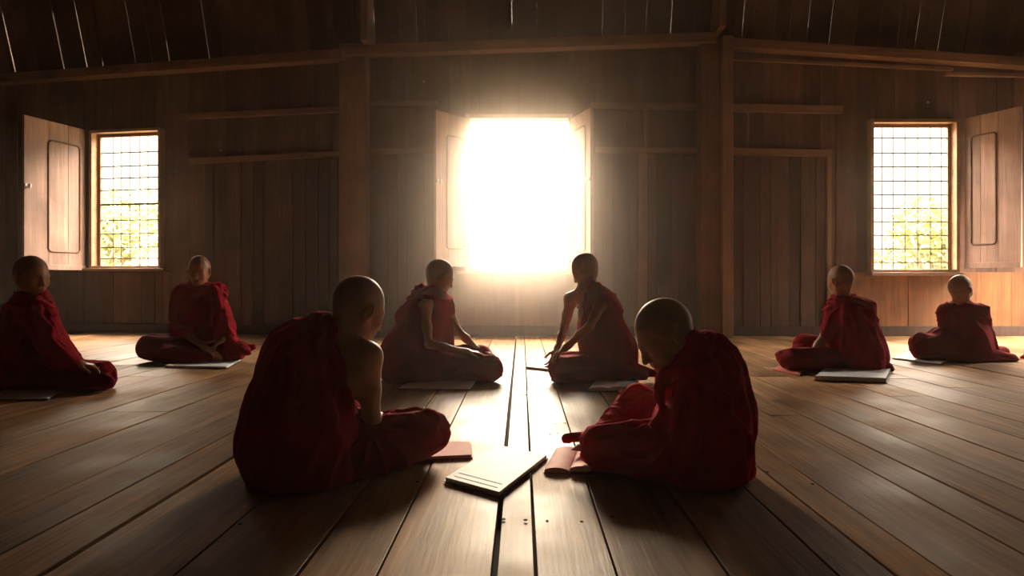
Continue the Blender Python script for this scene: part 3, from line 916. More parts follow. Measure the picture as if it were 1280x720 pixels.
def booklet(corners, th, label, cover, page='paper', open_book=False, curl=0.0, group=None, lines=False):
    """corners on the floor: near-left, near-right, far-right, far-left"""
    c = [np.array(q, float) for q in corners]; cen = sum(c) / 4
    root = empty('booklet', cen); tag(root, label, 'booklet', group)
    PRESSED.append(([q[:2].copy() for q in c], th + (.014 if open_book else .006) + curl * .3))
    c = [q - cen for q in c]
    m_ = MB(); g = .003
    m_.hexa([(*(q[:2] * 1.02), .0015) for q in c] + [(*(q[:2] * 1.02), .0015 + g) for q in c]); m_.build('cover', M[cover], root)
    n = 14
    def surf(nm, s0, s1, zb, h, mat, cu=0.0, hump=0.0):
        v = []; f = []
        for k in range(2):
            for i in range(n + 1):
                for j in range(n + 1):
                    s_ = s0 + (s1 - s0) * i / n; t = j / n
                    q = (c[0] * (1 - s_) + c[1] * s_) * (1 - t) + (c[3] * (1 - s_) + c[2] * s_) * t
                    u = i / n
                    z = zb + (h if k else 0)
                    if k: z += hump * math.sin(PI * min(1, u * 1.0)) ** .7 + cu * max(0, u - .6) ** 2 * 4 + cu * max(0, .4 - t) ** 2 * 2
                    elif cu: z += (cu * max(0, u - .6) ** 2 * 4 + cu * max(0, .4 - t) ** 2 * 2) * .9
                    v.append((q[0] * .985, q[1] * .985, z))
        N_ = (n + 1) ** 2
        for i in range(n):
            for j in range(n):
                a = i * (n + 1) + j; b = a + n + 1
                f.append((N_ + a, N_ + b, N_ + b + 1, N_ + a + 1)); f.append((a, a + 1, b + 1, b))
        for i in range(n):
            for a, b in ((i, i + 1), (n * (n + 1) + i, n * (n + 1) + i + 1), (i * (n + 1), (i + 1) * (n + 1)), (i * (n + 1) + n, (i + 1) * (n + 1) + n)):
                f.append((a, b, N_ + b, N_ + a))
        mm = MB(); mm.v = v; mm.f = f; return mm.build(nm, M[mat], root, smooth=False)
    if open_book:
        surf('page_block', 0, .5, .0045, th * .7, page, 0, .010); surf('page_block', .5, 1, .0045, th * .7, page, curl, .010)
    else:
        surf('page_block', 0, 1, .0045, th, 'paper_edge' if th > .012 else page)
        surf('top_sheet', .0, 1.0, .0046 + th, .0008, page, curl)
    if lines:
        l = MB()
        for k, t in enumerate(lines):
            a = c[0] * (1 - t) + c[3] * t; b = c[1] * (1 - t) + c[2] * t
            a, b = a * .9 + b * .1, b * .9 + a * .1
            l.bar((a[0], a[1], .0062 + th), (b[0], b[1], .0062 + th), .002, .0006, (c[3] - c[0]))
        l.build('fold_lines', M['ink'], root)
    return root

fl = on_floor
booklet([fl(556, 603), fl(624, 622), fl(684, 574), fl(623, 561)], .010, 'open white booklet lying on the floor between the two front pupils', 'cover_dark', lines=(.07, .15))
booklet([fl(470, 579), fl(590, 573), fl(588, 556), fl(500, 556)], .008, 'thin pink booklet under the right knee of the front left pupil', 'pink_dark', 'pink')
booklet([fl(680, 592), fl(745, 596), fl(752, 565), fl(694, 565)], .010, 'pink booklet with curled open page before the knees of the front right pupil', 'pink_dark', 'pink', open_book=True, curl=.03)
booklet([fl(498, 487), fl(588, 488), fl(596, 478), fl(512, 478)], .006, 'white sheets under the crossed legs of the pupil left of the bright middle window', 'cover_dark')
booklet([fl(657, 461), fl(686, 464), fl(690, 452), fl(662, 452)], .012, 'small white booklet left of the knee of the pupil right of the middle window', 'cover_dark')
booklet([fl(735, 490), fl(786, 489), fl(798, 477), fl(746, 477)], .018, 'thick open white booklet beside the back of the pupil right of the middle window', 'cover_dark', open_book=True)
booklet([fl(-12, 500), fl(60, 500), fl(84, 488), fl(6, 488)], .006, 'white sheet on the floor before the pupil at the far left edge', 'cover_dark')
booklet([fl(206, 460), fl(284, 461), fl(302, 451), fl(224, 451)], .012, 'white booklet before the pupil who faces us under the left window', 'cover_dark')
booklet([fl(1018, 476), fl(1108, 479), fl(1114, 466), fl(1032, 465)], .026, 'thick white book beside the pupil seated below the right window', 'cover_dark')
booklet([fl(966, 463), fl(1000, 470), fl(1012, 461), fl(980, 455)], .006, 'thin pink booklet at the knees of the pupil seated below the right window', 'pink_dark', 'pink')
booklet([fl(1116, 449), fl(1176, 456), fl(1196, 448), fl(1136, 441)], .008, 'white sheet with dark edge before the pupil nearest the right picture edge', 'cover_dark')

# ------------------------------------------------------------------ people
Z = np.array([0, 0, 1.0])
# 1 front left, seen from behind, right shoulder bare
pel, wst, chs, nk = P(380, 560, 2.06), P(377, 510, 2.06), P(392, 462, 2.08), P(425, 425, 2.11)
RS, LS = P(459, 446, 2.05), P(368, 432, 2.16)
rh, lh = P(415, 562, 2.04), P(366, 552, 2.16)
person(385, 2.06, 'person in crimson robe at front left, seen from behind with bare right shoulder',
    head=(P(449, 386, 2.15), (.60, .62, -.42), .93, P(432, 418, 2.12)),
    torso=[cap(pel, wst, .135, .125, .05), cap(wst, chs, .12, .115, .05), cap(chs, nk, .10, .055, .05), cap(RS, nk, .046, .05, .04), cap(LS, nk, .046, .05, .04),
           cap(P(380, 470, 2.08), P(440, 470, 2.07), .075, .075, .04)],
    legs=[(rh, P(536, 540, 2.25), P(455, 566, 2.50)), (lh, P(386, 536, 2.50), P(470, 560, 2.36))],
    arms=[(RS, P(464, 524, 2.07), P(486, 530, 2.27)), (LS, P(346, 500, 2.22), P(400, 530, 2.42))],
    hands=[(P(486, 530, 2.27), (.4, .9, -.15), (0, -.2, -1), 1, .85, .35), (P(400, 530, 2.42), (.7, .6, -.1), (0, 0, -1), -1, .85, .3)],
    upper=[cap(P(391, 436, 2.12), P(378, 548, 2.06), .095, .185, .08), cap(P(398, 408, 2.18), P(352, 440, 2.14), .035, .06, .05),
           cap(P(345, 470, 2.12), P(335, 560, 2.08), .07, .085, .06), cap(P(378, 555, 2.02), P(385, 592, 2.02), .17, .15, .06)],
    lower=[cap(P(400, 585, 2.02), P(470, 575, 2.10), .10, .05, .06), cap(P(430, 560, 2.05), P(520, 545, 2.18), .085, .075, .05), cap(P(380, 575, 2.1), P(380, 575, 2.45), .13, .1, .05)],
    cuts=[('h', P(421, 440, 2.0), (.95, .12, .27), .20, .010), cap(P(470, 430, 2.03), P(474, 522, 2.05), .066, .058, .012, 'sub')],
    upper_folds=[radial(P(395, 405, 2.12), (-.2, -1, .2), 9, .007, .03, .42, 1.3), drape((-.25, -.1, -1), .009, .045, 2.), drape((-.5, -.1, -1), .004, .022, 12.)],
    lower_folds=[radial(P(470, 540, 2.1), (0, -1, .3), 11, .011, .02, .30, 2.2), drape((.9, .4, .1), .012, .038, 5.)],
    up_ridges=[([P(412, 398, 2.1), P(413, 430, 2.0), P(430, 470, 1.98), P(447, 512, 1.97)], .009, .011), ([P(408, 396, 2.1), P(397, 430, 1.98), P(405, 480, 1.95), P(425, 530, 1.9)], .007, .010),
               ([P(405, 394, 2.14), P(370, 430, 2.0), P(360, 500, 1.9), P(370, 570, 1.85)], .010, .012)],
    low_ridges=[([P(478, 518, 2.15), P(510, 513, 2.2), P(548, 520, 2.22)], .009, .008), ([P(470, 535, 2.1), P(510, 540, 2.15), P(550, 545, 2.18)], .008, .007)],
    hb=.0040, hr=.0055)

# 2 front right, facing left, head deeply bent
pel, chs, nk = P(878, 562, 2.08), P(884, 480, 2.08), P(862, 444, 2.06)
LS, RS = P(872, 474, 1.97), P(866, 466, 2.20)
person(870, 2.06, 'small person in crimson robe at front right, facing left with shaven head deeply bent',
    head=(P(830, 418, 2.05), (-.80, -.20, -.60), .97, P(860, 440, 2.06)),
    torso=[cap(pel, P(886, 515, 2.08), .125, .115, .05), cap(P(886, 515, 2.08), chs, .11, .10, .05), cap(chs, nk, .085, .05, .04), cap(LS, nk, .046, .045, .04), cap(RS, nk, .046, .045, .04)],
    legs=[(P(872, 568, 1.99), P(752, 560, 2.09), P(800, 574, 2.38)), (P(880, 556, 2.20), P(797, 512, 2.46), P(738, 562, 2.24))],
    arms=[(LS, P(858, 548, 1.93), P(812, 548, 2.12)), (RS, P(838, 530, 2.26), P(812, 540, 2.28))],
    hands=[(P(812, 548, 2.12), (-.8, .5, -.2), (0, 0, -1), 1, .8, .4), (P(812, 540, 2.28), (-.9, -.2, -.3), (0, 0, -1), -1, .8, .4)],
    feet=[(P(728, 563, 2.25), (-1, .05, -.12), (0, .3, 1), 1, .72)],
    upper=[cap(P(880, 462, 2.08), P(873, 548, 2.07), .088, .150, .07), cap(P(893, 470, 2.10), P(893, 585, 2.07), .055, .10, .06), cap(P(874, 440, 2.10), P(898, 448, 2.08), .042, .045, .03),
           cap(P(858, 450, 2.12), P(838, 475, 2.06), .040, .045, .03),
           cap(P(866, 427, 2.04), P(884, 419, 2.04), .013, .013, .010), cap(P(884, 419, 2.04), P(901, 429, 2.06), .013, .014, .010), cap(P(901, 429, 2.06), P(912, 448, 2.06), .014, .012, .012),
           cap(P(858, 459, 1.98), P(840, 468, 1.98), .014, .013, .010), cap(P(840, 468, 1.98), P(828, 470, 2.0), .013, .012, .010), cap(P(828, 470, 2.0), P(824, 490, 2.0), .014, .012, .010), cap(P(868, 560, 2.02), P(872, 590, 2.0), .14, .12, .05)],
    lower=[cap(P(770, 560, 2.08), P(860, 572, 2.0), .060, .095, .05), cap(P(738, 545, 2.12), P(707, 549, 2.15), .014, .011, .012), cap(P(799, 508, 2.44), P(860, 550, 2.25), .080, .08, .05), cap(P(800, 572, 2.1), P(870, 590, 2.0), .045, .08, .05),
           cap(P(890, 575, 2.1), P(912, 590, 2.06), .10, .07, .05)],
    sleeves=[(LS, P(858, 548, 1.93), P(822, 552, 2.08)), (RS, P(838, 530, 2.26), P(816, 540, 2.27))],
    cuts=[],
    upper_folds=[radial(P(872, 462, 1.95), (-.3, -1, .1), 10, .009, .02, .36, .7), drape((-.2, 0, -1), .013, .038, 3.), drape((.5, -.2, -1), .005, .035, 8.)],
    lower_folds=[radial(P(830, 560, 2.05), (0, -1, .5), 13, .012, .02, .30, 4.2), drape((-.95, .2, .1), .014, .036, 6.)],
    up_ridges=[([P(846, 462, 2.0), P(830, 490, 1.98), P(822, 520, 2.0), P(816, 545, 2.02)], .010, .012), ([P(858, 466, 1.95), P(846, 500, 1.9), P(842, 545, 1.9)], .009, .012),
               ([P(866, 428, 2.1), P(884, 424, 2.08), P(902, 438, 2.06), P(915, 470, 2.05)], .014, .010), ([P(880, 470, 1.9), P(905, 500, 1.95), P(925, 560, 1.98)], .010, .012),
               ([P(872, 485, 1.85), P(876, 540, 1.82), P(866, 590, 1.82)], .010, .012), ([P(868, 420, 2.02), P(862, 440, 1.98), P(842, 462, 1.98), P(828, 470, 2.0)], .013, .011)],
    cloth=('robe_lit', 'robe_lit'),
    low_ridges=[([P(812, 535, 2.05), P(780, 528, 2.05), P(745, 536, 2.05), P(728, 552, 2.05)], .009, .008), ([P(820, 552, 2.0), P(780, 545, 2.02), P(740, 552, 2.02)], .007, .007),
                ([P(800, 480, 2.4), P(780, 490, 2.4), P(772, 520, 2.42)], .009, .008), ([P(812, 490, 2.36), P(796, 510, 2.36), P(796, 535, 2.38)], .008, .008)],
    hb=.0040, hr=.0052)

# 3 back centre left, facing right
pel, chs, nk = P(512, 456, 4.06), P(531, 400, 4.06), P(545, 372, 4.06)
RS, LS = P(531, 384, 3.94), P(556, 381, 4.17)
person(525, 4.05, 'person in crimson robe left of the bright middle window, facing right with hands on knees',
    head=(P(550, 345, 4.09), (.80, .30, -.42), .90, P(545, 368, 4.07)),
    torso=[cap(pel, P(520, 425, 4.06), .135, .125, .05), cap(P(520, 425, 4.06), chs, .12, .11, .05), cap(chs, nk, .09, .05, .04), cap(RS, nk, .046, .045, .04), cap(LS, nk, .046, .045, .04)],
    legs=[(P(512, 460, 3.98), P(614, 461, 3.95), P(560, 471, 4.22)), (P(522, 455, 4.16), P(604, 451, 4.30), P(550, 470, 4.05))],
    arms=[(RS, P(536, 430, 3.90), P(582, 440, 3.95), .85), (LS, P(572, 413, 4.18), P(598, 438, 4.12), .85)],
    hands=[(P(582, 440, 3.95), (1, .1, -.1), (0, 0, -1), -1, .88, .35), (P(598, 438, 4.12), (.95, -.1, -.25), (0, 0, -1), 1, .88, .35)],
    upper=[cap(P(530, 384, 4.06), P(512, 448, 4.06), .10, .155, .07), cap(P(526, 366, 4.12), P(508, 395, 4.08), .055, .06, .04), cap(P(552, 392, 4.16), P(552, 432, 4.14), .07, .08, .05),
           cap(P(500, 440, 4.04), P(500, 462, 4.04), .13, .12, .05)],
    lower=[cap(P(510, 462, 4.0), P(610, 462, 3.98), .10, .075, .06), cap(P(530, 452, 4.05), P(600, 448, 4.15), .10, .085, .05), cap(P(484, 470, 3.95), P(520, 472, 3.9), .03, .04, .03)],
    cuts=[cap(P(536, 380, 3.88), P(538, 432, 3.84), .075, .07, .012, 'sub')],
    upper_folds=[radial(P(520, 368, 4.0), (-.3, -1, .1), 11, .014, .03, .40, 1.7), drape((-.3, 0, -1), .009, .06, 4.)],
    lower_folds=[drape((1, .1, .05), .011, .05, 7.), radial(P(560, 450, 4.0), (0, -1, .5), 9, .010, .02, .3, .2)],
    up_ridges=[([P(540, 368, 4.0), P(524, 388, 3.9), P(520, 430, 3.88)], .012, .013)], hb=.005, hr=.0075)

# 4 back centre right, facing left, both arms to the knee
pel, chs, nk = P(760, 452, 4.02), P(744, 394, 4.0), P(733, 364, 4.0)
RS, LS = P(714, 374, 4.08), P(752, 378, 3.90)
person(750, 4.0, 'person in crimson robe right of the middle window, leaning left with bare arms',
    head=(P(731, 337, 4.02), (-.62, .30, -.45), .88, P(733, 360, 4.0)),
    torso=[cap(pel, P(752, 425, 4.01), .135, .125, .05), cap(P(752, 425, 4.01), chs, .12, .105, .05), cap(chs, nk, .09, .05, .04), cap(RS, nk, .046, .045, .04), cap(LS, nk, .046, .045, .04)],
    legs=[(P(764, 462, 3.94), P(701, 463, 3.93), P(745, 470, 4.18)), (P(758, 456, 4.12), P(712, 452, 4.26), P(755, 470, 4.02))],
    arms=[(LS, P(737, 408, 3.78), P(708, 434, 3.84), .9), (RS, P(705, 410, 4.10), P(696, 438, 3.98), .9)],
    hands=[(P(708, 434, 3.84), (-.8, .2, -.6), (-.3, 0, -1), 1, .85, .45), (P(696, 438, 3.98), (-.3, -.4, -.8), (-.6, 0, -.6), -1, .85, .45)],
    upper=[cap(P(754, 382, 3.98), P(765, 440, 4.0), .085, .15, .06), cap(P(742, 362, 3.98), P(765, 384, 3.98), .05, .06, .04), cap(P(770, 440, 4.0), P(775, 462, 3.98), .13, .10, .05)],
    lower=[cap(P(705, 462, 3.95), P(770, 462, 3.95), .080, .10, .06), cap(P(790, 462, 3.96), P(826, 467, 4.0), .045, .015, .04), cap(P(775, 468, 3.9), P(805, 471, 3.92), .05, .02, .04)],
    cuts=[('h', P(727, 395, 3.95), (-.93, -.10, .22), .26, .012), cap(P(748, 384, 3.86), P(732, 416, 3.74), .052, .05, .012, 'sub')],
    upper_folds=[radial(P(752, 366, 3.95), (.2, -1, .1), 11, .013, .03, .40, 2.9), drape((.35, 0, -1), .009, .06, 12.)],
    lower_folds=[drape((1, .1, .05), .011, .05, 17.)],
    up_ridges=[([P(735, 362, 3.95), P(730, 395, 3.88), P(728, 430, 3.86)], .012, .012)], hb=.005, hr=.0075)

# 5 far left edge, facing right towards us
pel, chs, nk = P(22, 462, 3.74), P(34, 402, 3.73), P(40, 376, 3.72)
RS, LS = P(50, 392, 3.60), P(24, 390, 3.84)
person(40, 3.72, 'person in crimson robe at the left picture edge, sitting sideways with face turned right',
    head=(P(40, 345, 3.70), (.86, -.32, -.18), 1.0, P(38, 372, 3.72)),
    torso=[cap(pel, P(28, 430, 3.74), .14, .125, .05), cap(P(28, 430, 3.74), chs, .12, .11, .05), cap(chs, nk, .09, .055, .04), cap(RS, nk, .048, .048, .04), cap(LS, nk, .048, .048, .04)],
    legs=[(P(30, 466, 3.68), P(126, 470, 3.68), P(70, 480, 3.95)), (P(28, 460, 3.86), P(92, 462, 4.05), P(50, 478, 3.75))],
    arms=[(RS, P(64, 434, 3.52), P(98, 455, 3.60)), (LS, P(40, 430, 3.9), P(80, 450, 3.86))],
    hands=[(P(98, 455, 3.60), (1, .3, -.2), (0, 0, -1), -1, .88, .4), (P(80, 450, 3.86), (.9, -.3, -.2), (0, 0, -1), 1, .88, .4)],
    upper=[cap(P(40, 396, 3.72), P(28, 455, 3.74), .105, .16, .07), cap(P(52, 400, 3.66), P(76, 446, 3.62), .07, .075, .05), cap(P(76, 446, 3.62), P(104, 460, 3.62), .055, .035, .04)],
    lower=[cap(P(30, 468, 3.70), P(126, 470, 3.70), .10, .072, .06), cap(P(90, 474, 3.64), P(136, 478, 3.62), .05, .035, .04), cap(P(20, 470, 3.8), P(90, 466, 3.95), .10, .08, .06)],
    sleeves=[(RS, P(64, 434, 3.52), P(92, 451, 3.58)), (LS, P(40, 430, 3.9), P(80, 450, 3.86))],
    upper_folds=[radial(P(52, 384, 3.58), (.2, -1, .1), 12, .014, .02, .42, 3.3), drape((.7, 0, -1), .016, .045, 14.), drape((.2, 0, -1), .008, .025, 15.)],
    lower_folds=[drape((1, .1, .1), .015, .045, 19.)],
    up_ridges=[([P(44, 375, 3.6), P(56, 400, 3.5), P(78, 435, 3.48), P(102, 455, 3.5)], .013, .012), ([P(34, 392, 3.56), P(40, 430, 3.5), P(70, 458, 3.5)], .012, .012)], hb=.005, hr=.0072)

# 6 under the left window, facing us
pel, chs, nk = P(246, 436, 5.16), P(247, 388, 5.12), P(249, 362, 5.10)
RS, LS = P(226, 366, 5.08), P(271, 364, 5.08)
person(246, 5.1, 'person in crimson robe near the left window, facing us with head lowered',
    head=(P(249, 338, 5.06), (.18, -.90, -.28), 1.0, P(249, 360, 5.10)),
    torso=[cap(pel, P(246, 412, 5.15), .14, .125, .05), cap(P(246, 412, 5.15), chs, .12, .11, .05), cap(chs, nk, .09, .052, .04), cap(RS, nk, .048, .048, .04), cap(LS, nk, .048, .048, .04)],
    legs=[(P(234, 440, 5.10), P(186, 438, 4.92), P(250, 446, 4.78)), (P(260, 440, 5.10), P(293, 440, 4.92), P(225, 446, 4.82))],
    arms=[(RS, P(219, 408, 5.02), P(258, 436, 4.80)), (LS, P(281, 404, 5.02), P(282, 424, 4.88))],
    hands=[(P(258, 436, 4.80), (.8, -.2, -.35), (0, 0, -1), 1, .88, .3), (P(282, 424, 4.88), (-.5, -.4, -.3), (0, 0, -1), -1, .88, .4)],
    upper=[cap(P(224, 370, 5.10), P(230, 430, 5.12), .058, .10, .05), cap(P(270, 368, 5.10), P(268, 425, 5.10), .055, .10, .05), cap(P(247, 380, 5.10), P(247, 425, 5.10), .12, .14, .06),
           cap(P(273, 372, 5.02), P(282, 408, 4.98), .05, .07, .04), cap(P(280, 416, 4.95), P(292, 432, 4.90), .06, .05, .04)],
    lower=[cap(P(240, 442, 5.0), P(188, 432, 4.96), .10, .085, .06), cap(P(255, 442, 5.0), P(295, 438, 4.92), .09, .06, .06), cap(P(290, 436, 4.9), P(316, 434, 4.92), .05, .025, .03), cap(P(300, 430, 4.9), P(308, 440, 4.86), .03, .03, .03),
           cap(P(200, 443, 4.9), P(240, 443, 4.82), .055, .055, .04)],
    sleeves=[(RS, P(219, 408, 5.02), P(236, 420, 4.92)), (LS, P(281, 404, 5.02), P(282, 424, 4.9))],
    upper_folds=[radial(P(270, 360, 5.0), (0, -1, .1), 12, .016, .02, .45, 1.1), drape((-.6, 0, -1), .016, .05, 24.)],
    lower_folds=[drape((1, .3, .1), .013, .055, 29.), radial(P(285, 425, 4.9), (0, -1, .3), 12, .014, .01, .25, 2.)],
    up_ridges=[([P(262, 354, 5.0), P(270, 380, 4.9), P(258, 405, 4.9), P(230, 415, 4.9)], .016, .014), ([P(272, 356, 5.0), P(276, 385, 4.9), P(268, 420, 4.9)], .014, .014)], hb=.0052, hr=.0078)

# 7 below the right window, seen from behind
pel, chs, nk = P(1070, 447, 4.46), P(1063, 404, 4.46), P(1052, 378, 4.47)
LS, RS = P(1041, 388, 4.52), P(1082, 386, 4.42)
person(1065, 4.45, 'person in crimson robe below the right window, seen from behind with pink rim of light',
    head=(P(1050, 351, 4.48), (-.42, .80, -.30), .92, P(1051, 374, 4.47)),
    torso=[cap(pel, P(1068, 425, 4.46), .14, .125, .05), cap(P(1068, 425, 4.46), chs, .12, .11, .05), cap(chs, nk, .09, .05, .04), cap(RS, nk, .046, .045, .04), cap(LS, nk, .046, .045, .04)],
    legs=[(P(1060, 452, 4.42), P(992, 449, 4.40), P(1030, 458, 4.62)), (P(1068, 448, 4.56), P(1006, 434, 4.66), P(990, 455, 4.50))],
    arms=[(LS, P(1030, 420, 4.48), P(1012, 446, 4.40), .9), (RS, P(1094, 430, 4.5), P(1060, 446, 4.64))],
    hands=[(P(1012, 446, 4.40), (-.7, -.1, -.6), (0, 0, -1), -1, .85, .4), (P(1060, 446, 4.64), (-.9, .3, -.2), (0, 0, -1), 1, .85, .4)],
    upper=[cap(P(1062, 390, 4.46), P(1070, 440, 4.46), .095, .165, .07), cap(P(1080, 386, 4.44), P(1094, 446, 4.46), .055, .09, .05), cap(P(1072, 445, 4.42), P(1078, 458, 4.40), .17, .14, .05), cap(P(1042, 388, 4.5), P(1036, 420, 4.46), .052, .055, .04)],
    lower=[cap(P(1058, 455, 4.42), P(996, 448, 4.42), .085, .060, .05), cap(P(1064, 445, 4.6), P(1006, 430, 4.66), .08, .07, .05), cap(P(1080, 460, 4.34), P(1108, 461, 4.36), .06, .045, .04), cap(P(984, 452, 4.42), P(978, 446, 4.46), .05, .05, .03)],
    upper_folds=[radial(P(1056, 378, 4.36), (0, -1, .1), 13, .013, .03, .46, .4), drape((.15, 0, -1), .008, .05, 34.)],
    lower_folds=[drape((1, .1, .1), .011, .05, 39.)],
    up_ridges=[([P(1058, 376, 4.4), P(1050, 400, 4.3), P(1040, 440, 4.28)], .011, .012), ([P(1060, 374, 4.4), P(1078, 374, 4.36), P(1092, 390, 4.36)], .014, .010)],
    cuts=[cap(P(1022, 425, 4.40), P(1008, 450, 4.36), .035, .035, .01, 'sub')], hb=.005, hr=.0072)

# 8 far right, back to us, face turned right
pel, chs, nk = P(1210, 440, 5.06), P(1203, 406, 5.06), P(1202, 384, 5.06)
LS, RS = P(1183, 390, 5.10), P(1224, 390, 5.02)
person(1208, 5.05, 'person in shaded crimson robe nearest the right edge, back towards us with face turned right',
    head=(P(1201, 361, 5.06), (.80, .30, -.10), .94, P(1202, 382, 5.06)),
    torso=[cap(pel, P(1206, 422, 5.06), .14, .13, .05), cap(P(1206, 422, 5.06), chs, .13, .125, .05), cap(chs, nk, .10, .052, .04), cap(RS, nk, .048, .048, .04), cap(LS, nk, .048, .048, .04)],
    legs=[(P(1200, 444, 5.0), P(1153, 432, 4.98), P(1200, 446, 5.3)), (P(1216, 444, 5.05), P(1250, 444, 5.2), P(1205, 446, 5.35))],
    arms=[(LS, P(1182, 415, 5.15), P(1192, 432, 5.35)), (RS, P(1234, 418, 5.1), P(1222, 436, 5.3))],
    hands=[(P(1190, 432, 5.35), (.4, .9, -.2), (0, 0, -1), 1, .85, .4), (P(1222, 436, 5.3), (-.5, .8, -.2), (0, 0, -1), -1, .85, .4)],
    upper=[cap(P(1182, 392, 5.08), P(1192, 435, 5.06), .045, .07, .04), cap(P(1225, 392, 5.04), P(1234, 436, 5.04), .045, .08, .04), cap(P(1205, 405, 5.06), P(1212, 440, 5.04), .12, .15, .05)],
    lower=[cap(P(1200, 442, 5.0), P(1153, 430, 4.98), .11, .085, .06), cap(P(1175, 425, 5.05), P(1195, 425, 5.05), .10, .10, .06), cap(P(1220, 446, 4.98), P(1264, 449, 4.98), .08, .045, .05), cap(P(1150, 440, 4.96), P(1200, 446, 4.94), .05, .06, .04)],
    sleeves=[(LS, P(1182, 415, 5.15), P(1188, 425, 5.25)), (RS, P(1234, 418, 5.1), P(1228, 430, 5.2))],
    upper_folds=[radial(P(1195, 384, 4.95), (0, -1, .1), 12, .014, .03, .46, 2.4), drape((.15, 0, -1), .009, .06, 44.)],
    lower_folds=[drape((1, .1, .1), .012, .055, 49.)], cloth=('robe_shaded', 'robe_shaded'), hb=.0052, hr=.0078)

# hem of a robe reaching in from beyond the right edge
F_ = Field(P(1262, 455, 5.2) - np.array([0, .15, 0]), P(1330, 395, 5.2) + np.array([0, .35, 0]), .008)
for p in (cap(P(1282, 449, 5.1), P(1320, 446, 5.2), .035, .08, .04), cap(P(1292, 446, 5.15), P(1318, 425, 5.3), .06, .12, .05), cap(P(1296, 440, 5.25), P(1320, 420, 5.3), .08, .10, .05)): F_.add(p)
F_.displace(drape((1, .2, .2), .010, .05, 51.)); F_.floor_clip()
me, _ = F_.mesh('robe_hem'); o = link('robe_hem', me, M['robe']); tag(o, 'crimson cloth lying on the floor at the extreme right edge', 'cloth')

# ------------------------------------------------------------------ outside
mb = MB(); mb.box(-60, 60, 8.9, 90, -1.3, -1.0); mb.build('ground', M['earth'])['kind'] = 'structure'
def tree(x, y, h, spread, label, seed, nleaf=2600):
    rnd = random.Random(seed); root = empty('tree', (x, y, -1.0)); tag(root, label, 'tree', 'trees outside the windows')
    t = MB(); t.tube([(0, 0, 0), (.05, .02, h * .3), (-.03, .05, h * .6)], .13, 10); 
    for k in range(6):
        an = k * 1.05 + rnd.random(); t.tube([(0, .03, h * .4), (math.cos(an) * spread * .4, math.sin(an) * spread * .4, h * .65), (math.cos(an) * spread * .7, math.sin(an) * spread * .7, h * .8)], .04, 6)
    t.build('trunk', M['bark'], root, smooth=True)
    v = []; f = []
    blobs = [(rnd.uniform(-.6, .6) * spread, rnd.uniform(-.6, .6) * spread, h * rnd.uniform(.45, .95), spread * rnd.uniform(.3, .55)) for _ in range(14)]
    for i in range(nleaf):
        b = rnd.choice(blobs); u = Vector((rnd.gauss(0, 1), rnd.gauss(0, 1), rnd.gauss(0, 1))).normalized() * b[3] * rnd.uniform(.6, 1)
        c = Vector(b[:3]) + u; a = Vector((rnd.gauss(0, 1), rnd.gauss(0, 1), rnd.gauss(0, .6))).normalized(); w = a.cross(Vector((rnd.random(), rnd.random(), rnd.random()))).normalized()
        s = rnd.uniform(.06, .13); n = len(v)
        v += [tuple(c - a * s), tuple(c + w * s * .4), tuple(c + a * s), tuple(c - w * s * .4)]; f.append((n, n + 1, n + 2, n + 3))
    me = bpy.data.meshes.new('foliage'); me.from_pydata(v, [], f); link('foliage', me, M['leaf'], root)
tree(-9.6, 14.5, 3.1, 1.3, 'yellow green tree outside the left window', 1)
tree(-12.2, 19.0, 4.2, 1.6, 'yellow green tree farther off outside the left window', 2)
tree(10.5, 16.5, 3.4, 1.4, 'pale tree blurred in glare outside the right window', 3)

# ------------------------------------------------------------------ light
SKY = (2.6, 82.0, .18, .62)
AIR = (.0034, .75, .42, .80)
sc = bpy.context.scene
w = bpy.data.worlds.new('World'); sc.world = w; w.use_nodes = True
nt = w.node_tree; nt.nodes.clear()
wo = nt.nodes.new('ShaderNodeOutputWorld'); bg = nt.nodes.new('ShaderNodeBackground'); nt.links.new(bg.outputs[0], wo.inputs[0])
# hazy bright sky: pale near the horizon, strongest high up, glow added behind middle window
tcw = nt.nodes.new('ShaderNodeTexCoord'); sep = nt.nodes.new('ShaderNodeSeparateXYZ'); nt.links.new(tcw.outputs['Generated'], sep.inputs[0])
mrw = nt.nodes.new('ShaderNodeMapRange'); mrw.interpolation_type = 'SMOOTHSTEP'
mrw.inputs['From Min'].default_value = SKY[2]; mrw.inputs['From Max'].default_value = SKY[3]; mrw.inputs['To Min'].default_value = SKY[0]; mrw.inputs['To Max'].default_value = SKY[1]
nt.links.new(sep.outputs['Z'], mrw.inputs['Value'])
dt = nt.nodes.new('ShaderNodeVectorMath'); dt.operation = 'DOT_PRODUCT'; dt.inputs[1].default_value = (0, math.cos(.26), math.sin(.26)); nt.links.new(tcw.outputs['Generated'], dt.inputs[0])
glo = nt.nodes.new('ShaderNodeMapRange'); glo.interpolation_type = 'SMOOTHSTEP'; glo.inputs['From Min'].default_value = .86; glo.inputs['From Max'].default_value = .995
glo.inputs['To Min'].default_value = 0; glo.inputs['To Max'].default_value = 9.0; nt.links.new(dt.outputs['Value'], glo.inputs['Value'])
adw = nt.nodes.new('ShaderNodeMath'); nt.links.new(mrw.outputs[0], adw.inputs[0]); nt.links.new(glo.outputs[0], adw.inputs[1]); nt.links.new(adw.outputs[0], bg.inputs['Strength'])
bg.inputs['Color'].default_value = (1.0, .81, .62, 1)

